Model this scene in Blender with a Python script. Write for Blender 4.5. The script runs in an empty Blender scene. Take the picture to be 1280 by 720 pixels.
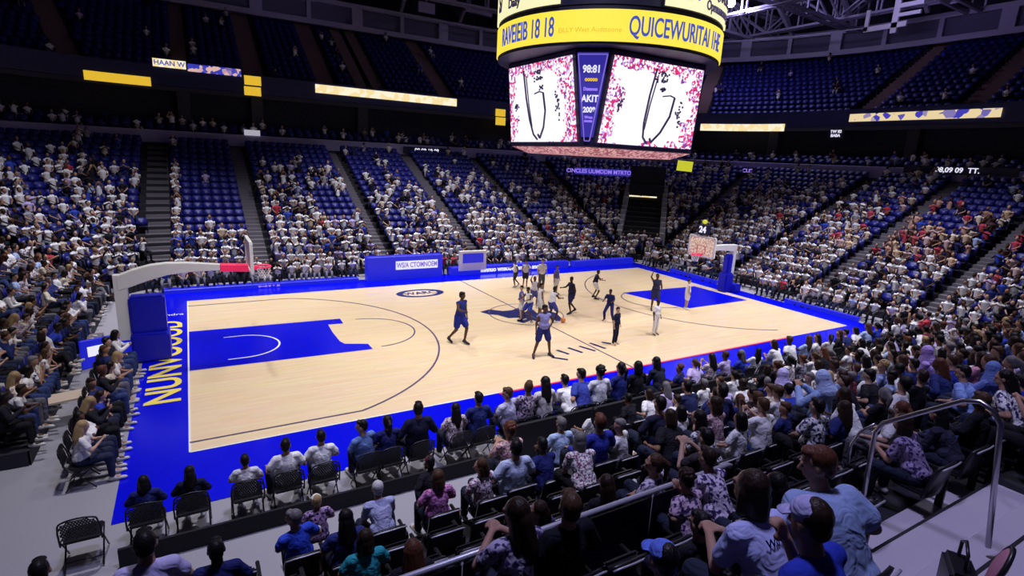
import bpy, bmesh, math, random
import numpy as np
from mathutils import Vector, Matrix, Euler
random.seed(7); RNG = np.random.default_rng(11)
SC = bpy.context.scene; COL = SC.collection
PI = math.pi
# ------------------------------------------------------------------ camera model (1280x720)
CAM = np.array([0.463, -14.282, 7.380]); YAW, PIT, ROL, FOC = 0.5350, -0.2314, -0.0497, 684.7
_F = np.array([math.cos(PIT)*math.sin(YAW), math.cos(PIT)*math.cos(YAW), math.sin(PIT)])
_R = np.array([math.cos(YAW), -math.sin(YAW), 0.0]); _U = np.cross(_R, _F)
_c, _s = math.cos(ROL), math.sin(ROL)
CR, CU = _R*_c - _U*_s, _R*_s + _U*_c
def ray(u, v):
    return _F + CR*((u-640)/FOC) + CU*((360-v)/FOC)
def on_z(u, v, z=0.0):
    d = ray(u, v); return CAM + d*((z-CAM[2])/d[2])
def on_y(u, v, y):
    d = ray(u, v); return CAM + d*((y-CAM[1])/d[1])
def on_x(u, v, x):
    d = ray(u, v); return CAM + d*((x-CAM[0])/d[0])
def project(P):
    d = np.asarray(P, float)-CAM; z = d@_F
    return 640+FOC*(d@CR)/z, 360-FOC*(d@CU)/z, z

# ------------------------------------------------------------------ materials
def new_mat(name):
    m = bpy.data.materials.new(name); m.use_nodes = True
    return m, m.node_tree.nodes, m.node_tree.links, m.node_tree.nodes['Principled BSDF']
def mat(name, col, rough=.6, metal=0., emit=None, es=1., spec=.5, bump=0., bscale=60.):
    m, N, L, b = new_mat(name)
    b.inputs['Base Color'].default_value = (*col, 1); b.inputs['Roughness'].default_value = rough
    b.inputs['Metallic'].default_value = metal; b.inputs['Specular IOR Level'].default_value = spec
    if emit: b.inputs['Emission Color'].default_value = (*emit, 1); b.inputs['Emission Strength'].default_value = es
    if bump:
        t = N.new('ShaderNodeTexNoise'); t.inputs['Scale'].default_value = bscale
        k = N.new('ShaderNodeBump'); k.inputs['Strength'].default_value = bump
        L.new(t.outputs['Fac'], k.inputs['Height']); L.new(k.outputs['Normal'], b.inputs['Normal'])
    return m
def obj_mat(name, rough=.8, kind='plain'):
    m, N, L, b = new_mat(name); b.inputs['Roughness'].default_value = rough
    b.inputs['Specular IOR Level'].default_value = .2
    oi = N.new('ShaderNodeObjectInfo'); tc = N.new('ShaderNodeTexCoord')
    src = oi.outputs['Color']
    if kind in ('print', 'floral'):
        n = N.new('ShaderNodeTexNoise'); n.inputs['Scale'].default_value = 22 if kind == 'print' else 34
        n.inputs['Detail'].default_value = 3
        L.new(tc.outputs['Object'], n.inputs['Vector'])
        r = N.new('ShaderNodeValToRGB'); r.color_ramp.elements[0].position = .50; r.color_ramp.elements[1].position = .56
        L.new(n.outputs['Fac'], r.inputs['Fac'])
        mx = N.new('ShaderNodeMix'); mx.data_type = 'RGBA'; mx.inputs['B'].default_value = (.045, .03, .12, 1) if kind == 'print' else (.25, .08, .16, 1)
        L.new(r.outputs['Color'], mx.inputs['Factor']); L.new(src, mx.inputs['A']); src = mx.outputs['Result']
    L.new(src, b.inputs['Base Color'])
    if kind != 'skin':
        n2 = N.new('ShaderNodeTexNoise'); bp = N.new('ShaderNodeBump')
        if kind == 'hair':
            mp = N.new('ShaderNodeMapping'); mp.inputs['Scale'].default_value = (26, 26, 4)
            L.new(tc.outputs['Object'], mp.inputs['Vector']); L.new(mp.outputs['Vector'], n2.inputs['Vector'])
            n2.inputs['Scale'].default_value = 1.5; bp.inputs['Strength'].default_value = .6; bp.inputs['Distance'].default_value = .02
        else:
            L.new(tc.outputs['Object'], n2.inputs['Vector'])
            n2.inputs['Scale'].default_value = 7; n2.inputs['Distortion'].default_value = 1.2
            bp.inputs['Strength'].default_value = .8; bp.inputs['Distance'].default_value = .05
        L.new(n2.outputs['Fac'], bp.inputs['Height']); L.new(bp.outputs['Normal'], b.inputs['Normal'])
    return m
M = {}
M['skin'] = obj_mat('skin', .5, 'skin'); M['cloth'] = obj_mat('cloth', .85); M['print'] = obj_mat('printed_cloth', .85, 'print')
M['floral'] = obj_mat('floral_cloth', .85, 'floral'); M['hair'] = obj_mat('hair', .45, 'hair')
M['eye'] = mat('eye', (.02, .015, .01), .2)
M['shoe'] = obj_mat('shoe_leather', .4, 'skin')
M['black_plastic'] = mat('black_plastic', (.012, .012, .016), .32)
M['black_metal'] = mat('black_metal', (.02, .02, .025), .35, .6)
M['steel'] = mat('brushed_steel', (.55, .55, .6), .3, 1.)
M['rail_paint'] = mat('rail_paint', (.5, .5, .58), .35, .3)
M['navy_panel'] = mat('navy_panel', (.012, .015, .09), .5)
M['concrete'] = mat('concrete', (.30, .295, .345), .8, bump=.3, bscale=30)
M['dark_concrete'] = mat('dark_concrete', (.05, .05, .065), .85, bump=.2, bscale=20)
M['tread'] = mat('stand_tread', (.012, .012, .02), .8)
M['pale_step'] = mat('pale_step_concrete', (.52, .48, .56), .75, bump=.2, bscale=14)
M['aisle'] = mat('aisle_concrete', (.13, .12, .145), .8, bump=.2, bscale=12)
M['upper_aisle'] = mat('upper_aisle_concrete', (.2, .12, .12), .8)
M['fascia'] = mat('fascia_paint', (.38, .34, .58), .6)
M['dark_wall'] = mat('dark_wall', (.012, .012, .03), .8)
M['roof'] = mat('roof_deck', (.10, .09, .17), .7)
M['truss'] = mat('truss_steel', (.34, .31, .44), .5, .1)
M['blue_paint'] = mat('royal_blue_floor_paint', (.0, .002, .72), .22)
M['blue_pad'] = mat('royal_blue_vinyl', (.005, .008, .5), .4, bump=.25, bscale=4)
M['white_paint'] = mat('white_paint', (.85, .85, .84), .35)
M['line'] = mat('purple_line_paint', (.10, .07, .16), .4)
M['navy_paint'] = mat('navy_floor_paint', (.006, .010, .11), .35)
M['yellow_paint'] = mat('yellow_floor_paint', (.9, .72, .12), .4)
M['red_paint'] = mat('red_paint', (.75, .02, .12), .4)
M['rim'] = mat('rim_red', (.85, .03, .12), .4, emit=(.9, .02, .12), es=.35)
M['net'] = mat('net_cord', (.85, .85, .85), .8)
M['ball'] = mat('ball_orange', (.7, .22, .05), .6)
M['seatblue'] = mat('navy_seat_plastic', (.008, .010, .17), .45)
M['board_black'] = mat('scoreboard_housing', (.008, .008, .05), .5)
M['lamp'] = mat('lamp_lens', (1, 1, 1), .5, emit=(.85, .85, 1.), es=60)
M['led_lamp_white'] = mat('led_pale', (.1, .1, .1), .5, emit=(.55, .52, .62), es=.7)
M['led_yellow'] = mat('led_yellow', (.1, .1, .02), .5, emit=(1., .80, .07), es=1.0)
M['led_gold'] = mat('led_gold', (.1, .1, .02), .5, emit=(1., .62, .04), es=.75)
M['led_ivory'] = mat('led_ivory', (.1, .1, .08), .5, emit=(1., .95, .55), es=.95)
M['led_lime'] = mat('led_lime', (.1, .1, .02), .5, emit=(.62, .62, .03), es=.9)
M['led_white'] = mat('led_white', (.1, .1, .1), .5, emit=(.85, .83, 1.), es=.95)
M['led_text_blue'] = mat('led_text_blue', (.02, .02, .1), .5, emit=(.05, .09, .55), es=.8)
M['led_text_dark'] = mat('led_text_dark', (.02, .02, .05), .5, emit=(.06, .04, .12), es=.5)
M['led_purple'] = mat('led_purple', (.02, .02, .1), .5, emit=(.35, .22, 1.), es=.9)
M['led_blue'] = mat('led_blue_panel', (.01, .01, .1), .5, emit=(.04, .03, .38), es=.8)
M['led_pink'] = mat('led_pink', (.1, .02, .05), .5, emit=(.95, .1, .3), es=.9)
M['outline_magenta'] = mat('outline_violet', (.02, .02, .1), .5, emit=(.30, .2, .85), es=.7)

def court_wood():
    m, N, L, b = new_mat('maple_floor'); tc = N.new('ShaderNodeTexCoord')
    br = N.new('ShaderNodeTexBrick'); br.inputs['Scale'].default_value = 1
    br.inputs['Brick Width'].default_value = 1.4; br.inputs['Row Height'].default_value = .11; br.inputs['Mortar Size'].default_value = .002
    br.inputs['Color1'].default_value = (.84, .67, .44, 1); br.inputs['Color2'].default_value = (.80, .62, .39, 1); br.inputs['Mortar'].default_value = (.70, .52, .32, 1)
    L.new(tc.outputs['Object'], br.inputs['Vector'])
    n = N.new('ShaderNodeTexNoise'); n.inputs['Scale'].default_value = 1.0
    mp = N.new('ShaderNodeMapping'); mp.inputs['Scale'].default_value = (.6, 5, 1); L.new(tc.outputs['Object'], mp.inputs['Vector']); L.new(mp.outputs['Vector'], n.inputs['Vector'])
    mx = N.new('ShaderNodeMix'); mx.data_type = 'RGBA'; mx.blend_type = 'SOFT_LIGHT'; mx.inputs['Factor'].default_value = .35
    L.new(br.outputs['Color'], mx.inputs['A']); L.new(n.outputs['Color'], mx.inputs['B']); L.new(mx.outputs['Result'], b.inputs['Base Color'])
    b.inputs['Roughness'].default_value = .24
    return m
M['wood'] = court_wood()
def screen_mat():
    m, N, L, b = new_mat('screen_picture'); tc = N.new('ShaderNodeTexCoord')
    b.inputs['Base Color'].default_value = (.02, .02, .02, 1)
    v = N.new('ShaderNodeTexNoise'); v.inputs['Scale'].default_value = 1.1; v.inputs['Detail'].default_value = 2
    v2 = N.new('ShaderNodeTexVoronoi'); v2.inputs['Scale'].default_value = 12
    L.new(tc.outputs['Object'], v.inputs['Vector']); L.new(tc.outputs['Object'], v2.inputs['Vector'])
    # centre white, edges speckled: the picture shows a white court seen from above with a crowd round it
    sx = N.new('ShaderNodeSeparateXYZ'); L.new(tc.outputs['UV'], sx.inputs[0])
    def mth(op, a, bb=None):
        q = N.new('ShaderNodeMath'); q.operation = op
        for i, z in enumerate((a, bb)):
            if z is None: continue
            if isinstance(z, (int, float)): q.inputs[i].default_value = z
            else: L.new(z, q.inputs[i])
        return q.outputs[0]
    ex = mth('ABSOLUTE', mth('SUBTRACT', sx.outputs[0], .5)); ey = mth('ABSOLUTE', mth('SUBTRACT', sx.outputs[1], .45))
    e = mth('MAXIMUM', ex, mth('MULTIPLY', ey, .93))
    thr = mth('ADD', mth('MULTIPLY', v.outputs['Fac'], .55), mth('SUBTRACT', e, .02))
    sp = N.new('ShaderNodeSeparateColor'); L.new(v2.outputs['Color'], sp.inputs[0])
    on = mth('MULTIPLY', mth('GREATER_THAN', thr, .655), mth('GREATER_THAN', sp.outputs[0], .38))
    r = N.new('ShaderNodeValToRGB'); r.color_ramp.interpolation = 'CONSTANT'
    els = r.color_ramp.elements; els[0].color = (.75, .03, .18, 1); els[1].position = .3; els[1].color = (.22, .05, .3, 1)
    for ppp, cc in ((.5, (.55, .35, .75, 1)), (.68, (.65, .02, .12, 1)), (.82, (.85, .75, .95, 1))):
        q = els.new(ppp); q.color = cc
    L.new(sp.outputs[1], r.inputs['Fac'])
    mx = N.new('ShaderNodeMix'); mx.data_type = 'RGBA'; mx.inputs['A'].default_value = (.93, .90, .98, 1)
    L.new(on, mx.inputs['Factor']); L.new(r.outputs['Color'], mx.inputs['B'])
    L.new(mx.outputs['Result'], b.inputs['Emission Color']); b.inputs['Emission Strength'].default_value = 1.15
    return m
M['screen'] = screen_mat()
def speckle(name, c1, c2, sc, es, base=(.02, .02, .02), pos=.5, dim=None):
    m, N, L, b = new_mat(name); tc = N.new('ShaderNodeTexCoord'); v = N.new('ShaderNodeTexVoronoi'); v.inputs['Scale'].default_value = sc
    L.new(tc.outputs['Object'], v.inputs['Vector']); r = N.new('ShaderNodeValToRGB'); r.color_ramp.elements[0].color = (*c1, 1); r.color_ramp.elements[1].color = (*c2, 1)
    r.color_ramp.elements[0].position = pos-.08; r.color_ramp.elements[1].position = pos+.08
    sp = N.new('ShaderNodeSeparateColor'); L.new(v.outputs['Color'], sp.inputs[0]); L.new(sp.outputs[0], r.inputs['Fac'])
    b.inputs['Base Color'].default_value = (*base, 1)
    L.new(r.outputs['Color'], b.inputs['Emission Color']); b.inputs['Emission Strength'].default_value = es
    return m
M['skirt'] = speckle('led_skirt', (.35, .06, .09), (.85, .42, .42), 12, .75)
M['ribbon_white'] = speckle('led_ribbon_cream', (.95, .75, .38), (1., .9, .66), 2.2, 1.0)
M['ribbon_mix'] = speckle('led_ribbon_mixed', (.04, .05, .5), (.8, .5, .45), 3.5, .9)
M['ribbon_blue'] = speckle('led_ribbon_violet', (.9, .72, .4), (.06, .05, .5), 2.6, .9, pos=.72)
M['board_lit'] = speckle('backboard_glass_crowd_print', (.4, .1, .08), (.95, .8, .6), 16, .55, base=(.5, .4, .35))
def crowd_mat():
    m, N, L, b = new_mat('crowd_colours'); a = N.new('ShaderNodeAttribute'); a.attribute_name = 'Col'
    L.new(a.outputs['Color'], b.inputs['Base Color']); b.inputs['Roughness'].default_value = .85; b.inputs['Specular IOR Level'].default_value = .15
    return m
M['crowd'] = crowd_mat()

# ------------------------------------------------------------------ object helpers
def link(name, me, m=None, parent=None, label=None, cat=None, group=None, kind=None, loc=None, rot=None, scale=None, color=None):
    o = bpy.data.objects.new(name, me); COL.objects.link(o)
    if m is not None and me is not None and not me.materials: me.materials.append(m)
    if parent: o.parent = parent
    tag(o, label, cat, group, kind)
    if loc is not None: o.location = loc
    if rot is not None: o.rotation_euler = rot
    if scale is not None: o.scale = (scale,)*3 if isinstance(scale, (int, float)) else scale
    if color is not None: o.color = (*color, 1)
    return o
def tag(o, label=None, cat=None, group=None, kind=None):
    if label: o['label'] = label
    if cat: o['category'] = cat
    if group: o['group'] = group
    if kind: o['kind'] = kind
    return o
def structure(name, me, m): return link(name, me, m, kind='structure')
def mesh_from(verts, faces, name='m', smooth=False):
    me = bpy.data.meshes.new(name); me.from_pydata([tuple(v) for v in verts], [], [tuple(f) for f in faces]); me.update()
    if smooth: me.shade_smooth()
    return me
class MB:
    def __init__(s): s.v = []; s.f = []
    def add(s, vs, fs):
        o = len(s.v); s.v += [tuple(map(float, q)) for q in vs]; s.f += [tuple(i+o for i in f) for f in fs]; return s
    def box(s, lo, hi, mtx=None):
        x0, y0, z0 = lo; x1, y1, z1 = hi
        vs = [(x0,y0,z0),(x1,y0,z0),(x1,y1,z0),(x0,y1,z0),(x0,y0,z1),(x1,y0,z1),(x1,y1,z1),(x0,y1,z1)]
        if mtx is not None: vs = [mtx @ Vector(q) for q in vs]
        return s.add(vs, [(0,3,2,1),(4,5,6,7),(0,1,5,4),(1,2,6,5),(2,3,7,6),(3,0,4,7)])
    def bar(s, a, b, w, h=None):
        h = h or w; a = Vector(a); b = Vector(b); d = (b-a)
        if d.length < 1e-6: return s
        q = d.to_track_quat('Z', 'Y').to_matrix().to_4x4(); q.translation = a
        return s.box((-w/2, -h/2, 0), (w/2, h/2, d.length), q)
    def tube(s, pts, r, n=8, cap=True):
        pts = [Vector(p) for p in pts]; rings = []; prev = None
        for i, p in enumerate(pts):
            t = (pts[min(i+1, len(pts)-1)]-pts[max(i-1, 0)]).normalized()
            if prev is None:
                a = Vector((0, 0, 1)) if abs(t.z) < .9 else Vector((1, 0, 0)); x = t.cross(a).normalized()
            else: x = (prev - t*prev.dot(t)).normalized()
            prev = x; y = t.cross(x); rr = r[i] if isinstance(r, (list, tuple)) else r
            rings.append([p+x*rr*math.cos(2*PI*k/n)+y*rr*math.sin(2*PI*k/n) for k in range(n)])
        vs = [q for g in rings for q in g]
        fs = [(i*n+k, i*n+(k+1) % n, (i+1)*n+(k+1) % n, (i+1)*n+k) for i in range(len(pts)-1) for k in range(n)]
        if cap: fs += [tuple(range(n-1, -1, -1)), tuple((len(pts)-1)*n+k for k in range(n))]
        return s.add(vs, fs)
    def prism(s, poly, z0, z1):
        n = len(poly); vs = [(x, y, z0) for x, y in poly]+[(x, y, z1) for x, y in poly]
        return s.add(vs, [tuple(range(n-1, -1, -1)), tuple(range(n, 2*n))]+[(i, (i+1) % n, n+(i+1) % n, n+i) for i in range(n)])
    def ell(s, c, r, R=None, seg=12, ring=8):
        vs = []; fs = []
        for i in range(ring+1):
            th = PI*i/ring
            for k in range(seg):
                a = 2*PI*k/seg; q = Vector((r[0]*math.sin(th)*math.cos(a), r[1]*math.sin(th)*math.sin(a), r[2]*math.cos(th)))
                if R is not None: q = R @ q
                vs.append(Vector(c)+q)
        for i in range(ring):
            for k in range(seg):
                a, b = i*seg+k, i*seg+(k+1) % seg
                fs.append((a, a+seg, b+seg, b))
        return s.add(vs, fs)
    def cap(s, a, b, ra, rb, n=12):
        """tapered capsule as a closed lathe"""
        a = Vector(a); b = Vector(b); d = b-a; Ln = max(d.length, 1e-5); t = d/Ln
        pts = []; rs = []
        for i in range(5):
            th = PI/2*(1-i/4); pts.append(a-t*ra*math.sin(th)); rs.append(max(ra*math.cos(th), 1e-3))
        for i in range(5):
            th = PI/2*i/4; pts.append(b+t*rb*math.sin(th)); rs.append(max(rb*math.cos(th), 1e-3))
        ax = Vector((0, 0, 1)) if abs(t.z) < .9 else Vector((1, 0, 0)); x = t.cross(ax).normalized(); y = t.cross(x)
        vs = [p+x*r*math.cos(2*PI*k/n)+y*r*math.sin(2*PI*k/n) for p, r in zip(pts, rs) for k in range(n)]
        fs = [(i*n+k, i*n+(k+1) % n, (i+1)*n+(k+1) % n, (i+1)*n+k) for i in range(9) for k in range(n)]
        fs += [tuple(range(n-1, -1, -1)), tuple(9*n+k for k in range(n))]
        return s.add(vs, fs)
    def mesh(s, name='m', smooth=False): return mesh_from(s.v, s.f, name, smooth)
    def build(s, name, m, parent=None, smooth=False, **kw): return link(name, s.mesh(name, smooth), m, parent, **kw)
def fuse(mb, voxel, name, smooth_it=2):
    """one continuous surface out of overlapping solids"""
    me = mb.mesh('tmp'); o = bpy.data.objects.new('tmp', me); COL.objects.link(o)
    r = o.modifiers.new('r', 'REMESH'); r.mode = 'VOXEL'; r.voxel_size = voxel; r.use_smooth_shade = True
    sm = o.modifiers.new('s', 'SMOOTH'); sm.iterations = smooth_it; sm.factor = .5
    dg = bpy.context.evaluated_depsgraph_get(); out = bpy.data.meshes.new_from_object(o.evaluated_get(dg)); out.name = name
    bpy.data.objects.remove(o); bpy.data.meshes.remove(me)
    out.materials.clear(); out.shade_smooth(); return out
def bevel(me, w, seg=2):
    bm = bmesh.new(); bm.from_mesh(me); bmesh.ops.bevel(bm, geom=bm.edges[:], offset=w, segments=seg, affect='EDGES', clamp_overlap=True); bm.to_mesh(me); bm.free(); return me
def text_mesh(s, size, mapper, thick=.02, bold=.0, sx=1.0):
    cu = bpy.data.curves.new('t', 'FONT'); cu.body = s; cu.size = size; cu.extrude = thick; cu.offset = bold; cu.align_x = 'CENTER'; cu.align_y = 'CENTER'
    o = bpy.data.objects.new('t', cu); COL.objects.link(o); dg = bpy.context.evaluated_depsgraph_get(); dg.update()
    me = bpy.data.meshes.new_from_object(o.evaluated_get(dg)); bpy.data.objects.remove(o); bpy.data.curves.remove(cu)
    bm = bmesh.new(); bm.from_mesh(me); 
    for v in bm.verts: v.co.x *= sx; v.co = Vector(mapper(v.co.x, v.co.y, v.co.z))
    bm.to_mesh(me); bm.free(); me.materials.clear(); return me

# ------------------------------------------------------------------ the bowl: one rounded rectangle, offset outward
XL, XR, YF, YN, RC = -3.0, 32.0, 18.8, -6.9, 3.0
SEGN = ['L', 'FL', 'F', 'FR', 'R', 'NR', 'N']
def seg_len(sg, d):
    if sg == 'L': return (YF-RC)-0.9
    if sg == 'R': return (YF-RC)-(YN+RC)
    if sg == 'F': return XR-XL-2*RC
    if sg == 'N': return XR-RC+3.4
    return PI/2*(RC+d)
def pos(sg, t, d):
    """point on the row d metres out, plus the outward direction"""
    if sg == 'L': return (XL-d, .9+t*(YF-RC-.9)), (-1, 0)
    if sg == 'F': return (XL+RC+t*(XR-XL-2*RC), YF+d), (0, 1)
    if sg == 'R': return (XR+d, YF-RC-t*seg_len('R', d)), (1, 0)
    if sg == 'N': return (XR-RC-t*seg_len('N', d), YN-d), (0, -1)
    if sg == 'FL': a = -PI/2+t*PI/2; c = (XL+RC, YF-RC)
    if sg == 'FR': a = t*PI/2; c = (XR-RC, YF-RC)
    if sg == 'NR': a = PI/2+t*PI/2; c = (XR-RC, YN+RC)
    n = (math.sin(a), math.cos(a)); return (c[0]+n[0]*(RC+d), c[1]+n[1]*(RC+d)), n
def nearness(sg, t): return {'N': 1., 'NR': t*t*(3-2*t)}.get(sg, 0.)
def row_z(sg, t, k):
    w = nearness(sg, t); return (.35+1.08*w)+.36*k
def path(segs=SEGN, step=None):
    out = []
    for sg in segs:
        n = 30 if sg in ('FL', 'FR', 'NR') else 4
        for i in range(n+(1 if sg == segs[-1] else 0)): out.append((sg, i/n))
    return out
def sweep(samples, prof):
    """prof(sg,t) -> [(d,z),...]"""
    vs = []; fs = []; m = None
    for sg, t in samples:
        pr = prof(sg, t); m = len(pr)
        for d, z in pr:
            (x, y), n = pos(sg, t, d); vs.append((x, y, z))
    for i in range(len(samples)-1):
        for j in range(m-1): fs.append((i*m+j, i*m+j+1, (i+1)*m+j+1, (i+1)*m+j))
    return mesh_from(vs, fs)
PITCH = .82; DROW = .6
def seat_d(k): return DROW+PITCH*k
def tread_prof(k0, k1):
    def f(sg, t):
        pr = [(seat_d(k0)-.45, -.02 if k0 == 0 else row_z(sg, t, k0-1))]
        for k in range(k0, k1+1):
            z = row_z(sg, t, k); pr += [(seat_d(k)-.45, z), (seat_d(k)+.37, z)]
        return pr
    return f
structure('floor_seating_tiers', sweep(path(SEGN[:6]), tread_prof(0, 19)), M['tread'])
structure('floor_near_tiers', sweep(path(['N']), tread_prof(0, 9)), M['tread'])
# end walls of the near stand and the left stand
w = MB()
for k in range(0, 10):
    (x, y), _ = pos('N', 1, seat_d(k)); w.box((x-.02, y-.41, 0), (x+.0, y+.41, row_z('N', 1, k)))
structure('wall_near_stand_end', w.mesh(), M['dark_wall'])
w = MB()
for k in range(0, 20):
    (x, y), _ = pos('L', 0, seat_d(k)); w.box((x-.41, y-.02, 0), (x+.41, y+.0, row_z('L', 0, k)))
structure('wall_left_stand_end', w.mesh(), M['dark_wall'])

# ------------------------------------------------------------------ floor and court
structure('floor', MB().box((-40, -30, -.3), (70, 60, -.02)).mesh(), M['concrete'])
structure('floor_apron', MB().box((-1.36, -2.35, -.03), (30.0, 17.4, 0.0)).mesh(), M['blue_paint'])
c = MB().box((0, 0, -.01), (28.65, 15.24, .006)).mesh(); structure('floor_court', c, M['wood'])
def flat(poly, z, name, m): return structure(name, mesh_from([(x, y, z) for x, y in poly], [tuple(range(len(poly)))]), M[m])
def arc_band(cx, cy, r, a0, a1, w, z, n=64):
    vs = []; fs = []
    for i in range(n+1):
        a = a0+(a1-a0)*i/n
        for rr in (r-w/2, r+w/2): vs.append((cx+rr*math.cos(a), cy+rr*math.sin(a), z))
        if i: fs.append((2*i-2, 2*i-1, 2*i+1, 2*i))
    return vs, fs
Zm = .012
key = [on_z(u, v)[:2] for u, v in ((235.5, 415), (425, 398.5), (429, 404.5), (410, 406), (416, 416), (425, 427), (431, 430), (460, 430), (466, 436.5), (236, 464))]
key[0][0] = 0; key[-1][0] = 0
flat([tuple(q) for q in key][::-1], Zm, 'floor_paint_left_key', 'blue_paint')
rk = [on_z(u, v)[:2] for u, v in ((778, 366), (858, 386), (934, 375.5), (868, 358))]
flat([tuple(q) for q in rk], Zm, 'floor_paint_right_key', 'blue_paint')
lm = MB()
def line(x0, y0, x1, y1, w=.06): lm.bar((x0, y0, Zm+.004), (x1, y1, Zm+.004), w, .004)
lm.add(*arc_band(1.6, 7.4, 7.42, -1.19, 1.19, .07, Zm+.004))
for sg_ in (-1, 1):
    y_ = 7.4+sg_*7.42*math.sin(1.19); line(0, y_, 1.6+7.42*math.cos(1.19), y_)
lm.add(*arc_band(6.5, 7.62, 1.95, -PI/2, PI/2, .06, Zm+.004))
line(14.325, 0, 14.325, 15.24, .055)
lm.add(*arc_band(14.325, 7.62, 1.83, 0, 2*PI, .05, Zm+.004))
lm.add(*arc_band(27.05, 7.62, 7.24, PI-1.19, PI+1.19, .06, Zm+.004))
lm.add(*arc_band(22.86, 7.62, 1.83, PI/2, 1.5*PI, .06, Zm+.004))
structure('trim_court_lines', lm.mesh(), M['line'])
wl = MB(); wl.add(*arc_band(1.75, 7.62, 1.3, -PI/2, PI/2, .07, Zm+.006))
for sg_ in (-1, 1): wl.bar((1.2, 7.62+sg_*1.3, Zm+.006), (1.75, 7.62+sg_*1.3, Zm+.006), .06, .004)
for (a, b_) in (((0, 0), (0, 15.24)), ((0, 15.24), (28.65, 15.24)), ((28.65, 15.24), (28.65, 0)), ((0, 0), (9, 0))): wl.bar((*a, Zm), (*b_, Zm), .05, .004)
structure('trim_white_court_lines', wl.mesh(), M['white_paint'])
structure('trim_red_sideline', MB().bar((8.6, -.06, .012), (24, -.06, .012), .09, .006).mesh(), M['red_paint'])
# court-side lettering and logos (painted on the floor)
def floor_text(s, cx, cy, size, rotz, m, sx=1., bold=.01, nm='floor_lettering'):
    cr, sr = math.cos(rotz), math.sin(rotz)
    me = text_mesh(s, size, lambda x, y, z: (cx+x*cr-y*sr, cy+x*sr+y*cr, Zm+.003+z*.1), .01, bold, sx)
    structure('trim_'+nm, me, M[m])
floor_text('NUNVOOOD', -.62, 7.6, 1.28, PI/2, 'yellow_paint', 1.12, .03, 'baseline_lettering')
floor_text('Oundra', -.75, 13.0, .42, 0, 'white_paint', .9, .004, 'baseline_small_lettering')
v, f = arc_band(0, 0, 1., 0, 2*PI, .32, 0)
structure('trim_sideline_logo_ring', mesh_from([(10.95+x*1.15, 13.2+y*.72, Zm+.002) for x, y, z in v], f), M['navy_paint'])
floor_text('WARC', 10.95, 13.2, .75, 0, 'navy_paint', .8, .015, 'sideline_logo_lettering')
# centre mark: a long dark-blue galloping silhouette made of a body, a head and streaming tail
horse = [(600, 390), (612, 387), (628, 389), (640, 388), (650, 384), (655, 391), (664, 386), (672, 392), (684, 388), (696, 392), (704, 401), (692, 402), (686, 397), (676, 403), (664, 400), (655, 404), (646, 402), (650, 397), (636, 398), (622, 394), (610, 393)]
flat([tuple(on_z(u, v_)[:2]) for u, v_ in horse][::-1], Zm+.002, 'trim_centre_logo', 'navy_paint')
sc_ = MB()
for (a, b_) in (((690, 447), (710, 450)), ((696, 438), (711, 443)), ((710, 435), (728, 441)), ((724, 433), (744, 439)), ((737, 429), (757, 436)), ((752, 428), (764, 430))):
    A, B = on_z(*a), on_z(*b_); sc_.bar((A[0], A[1], Zm+.003), (B[0], B[1], Zm+.003), .13, .004)
structure('trim_script_lettering', sc_.mesh(), M['navy_paint'])

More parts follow.
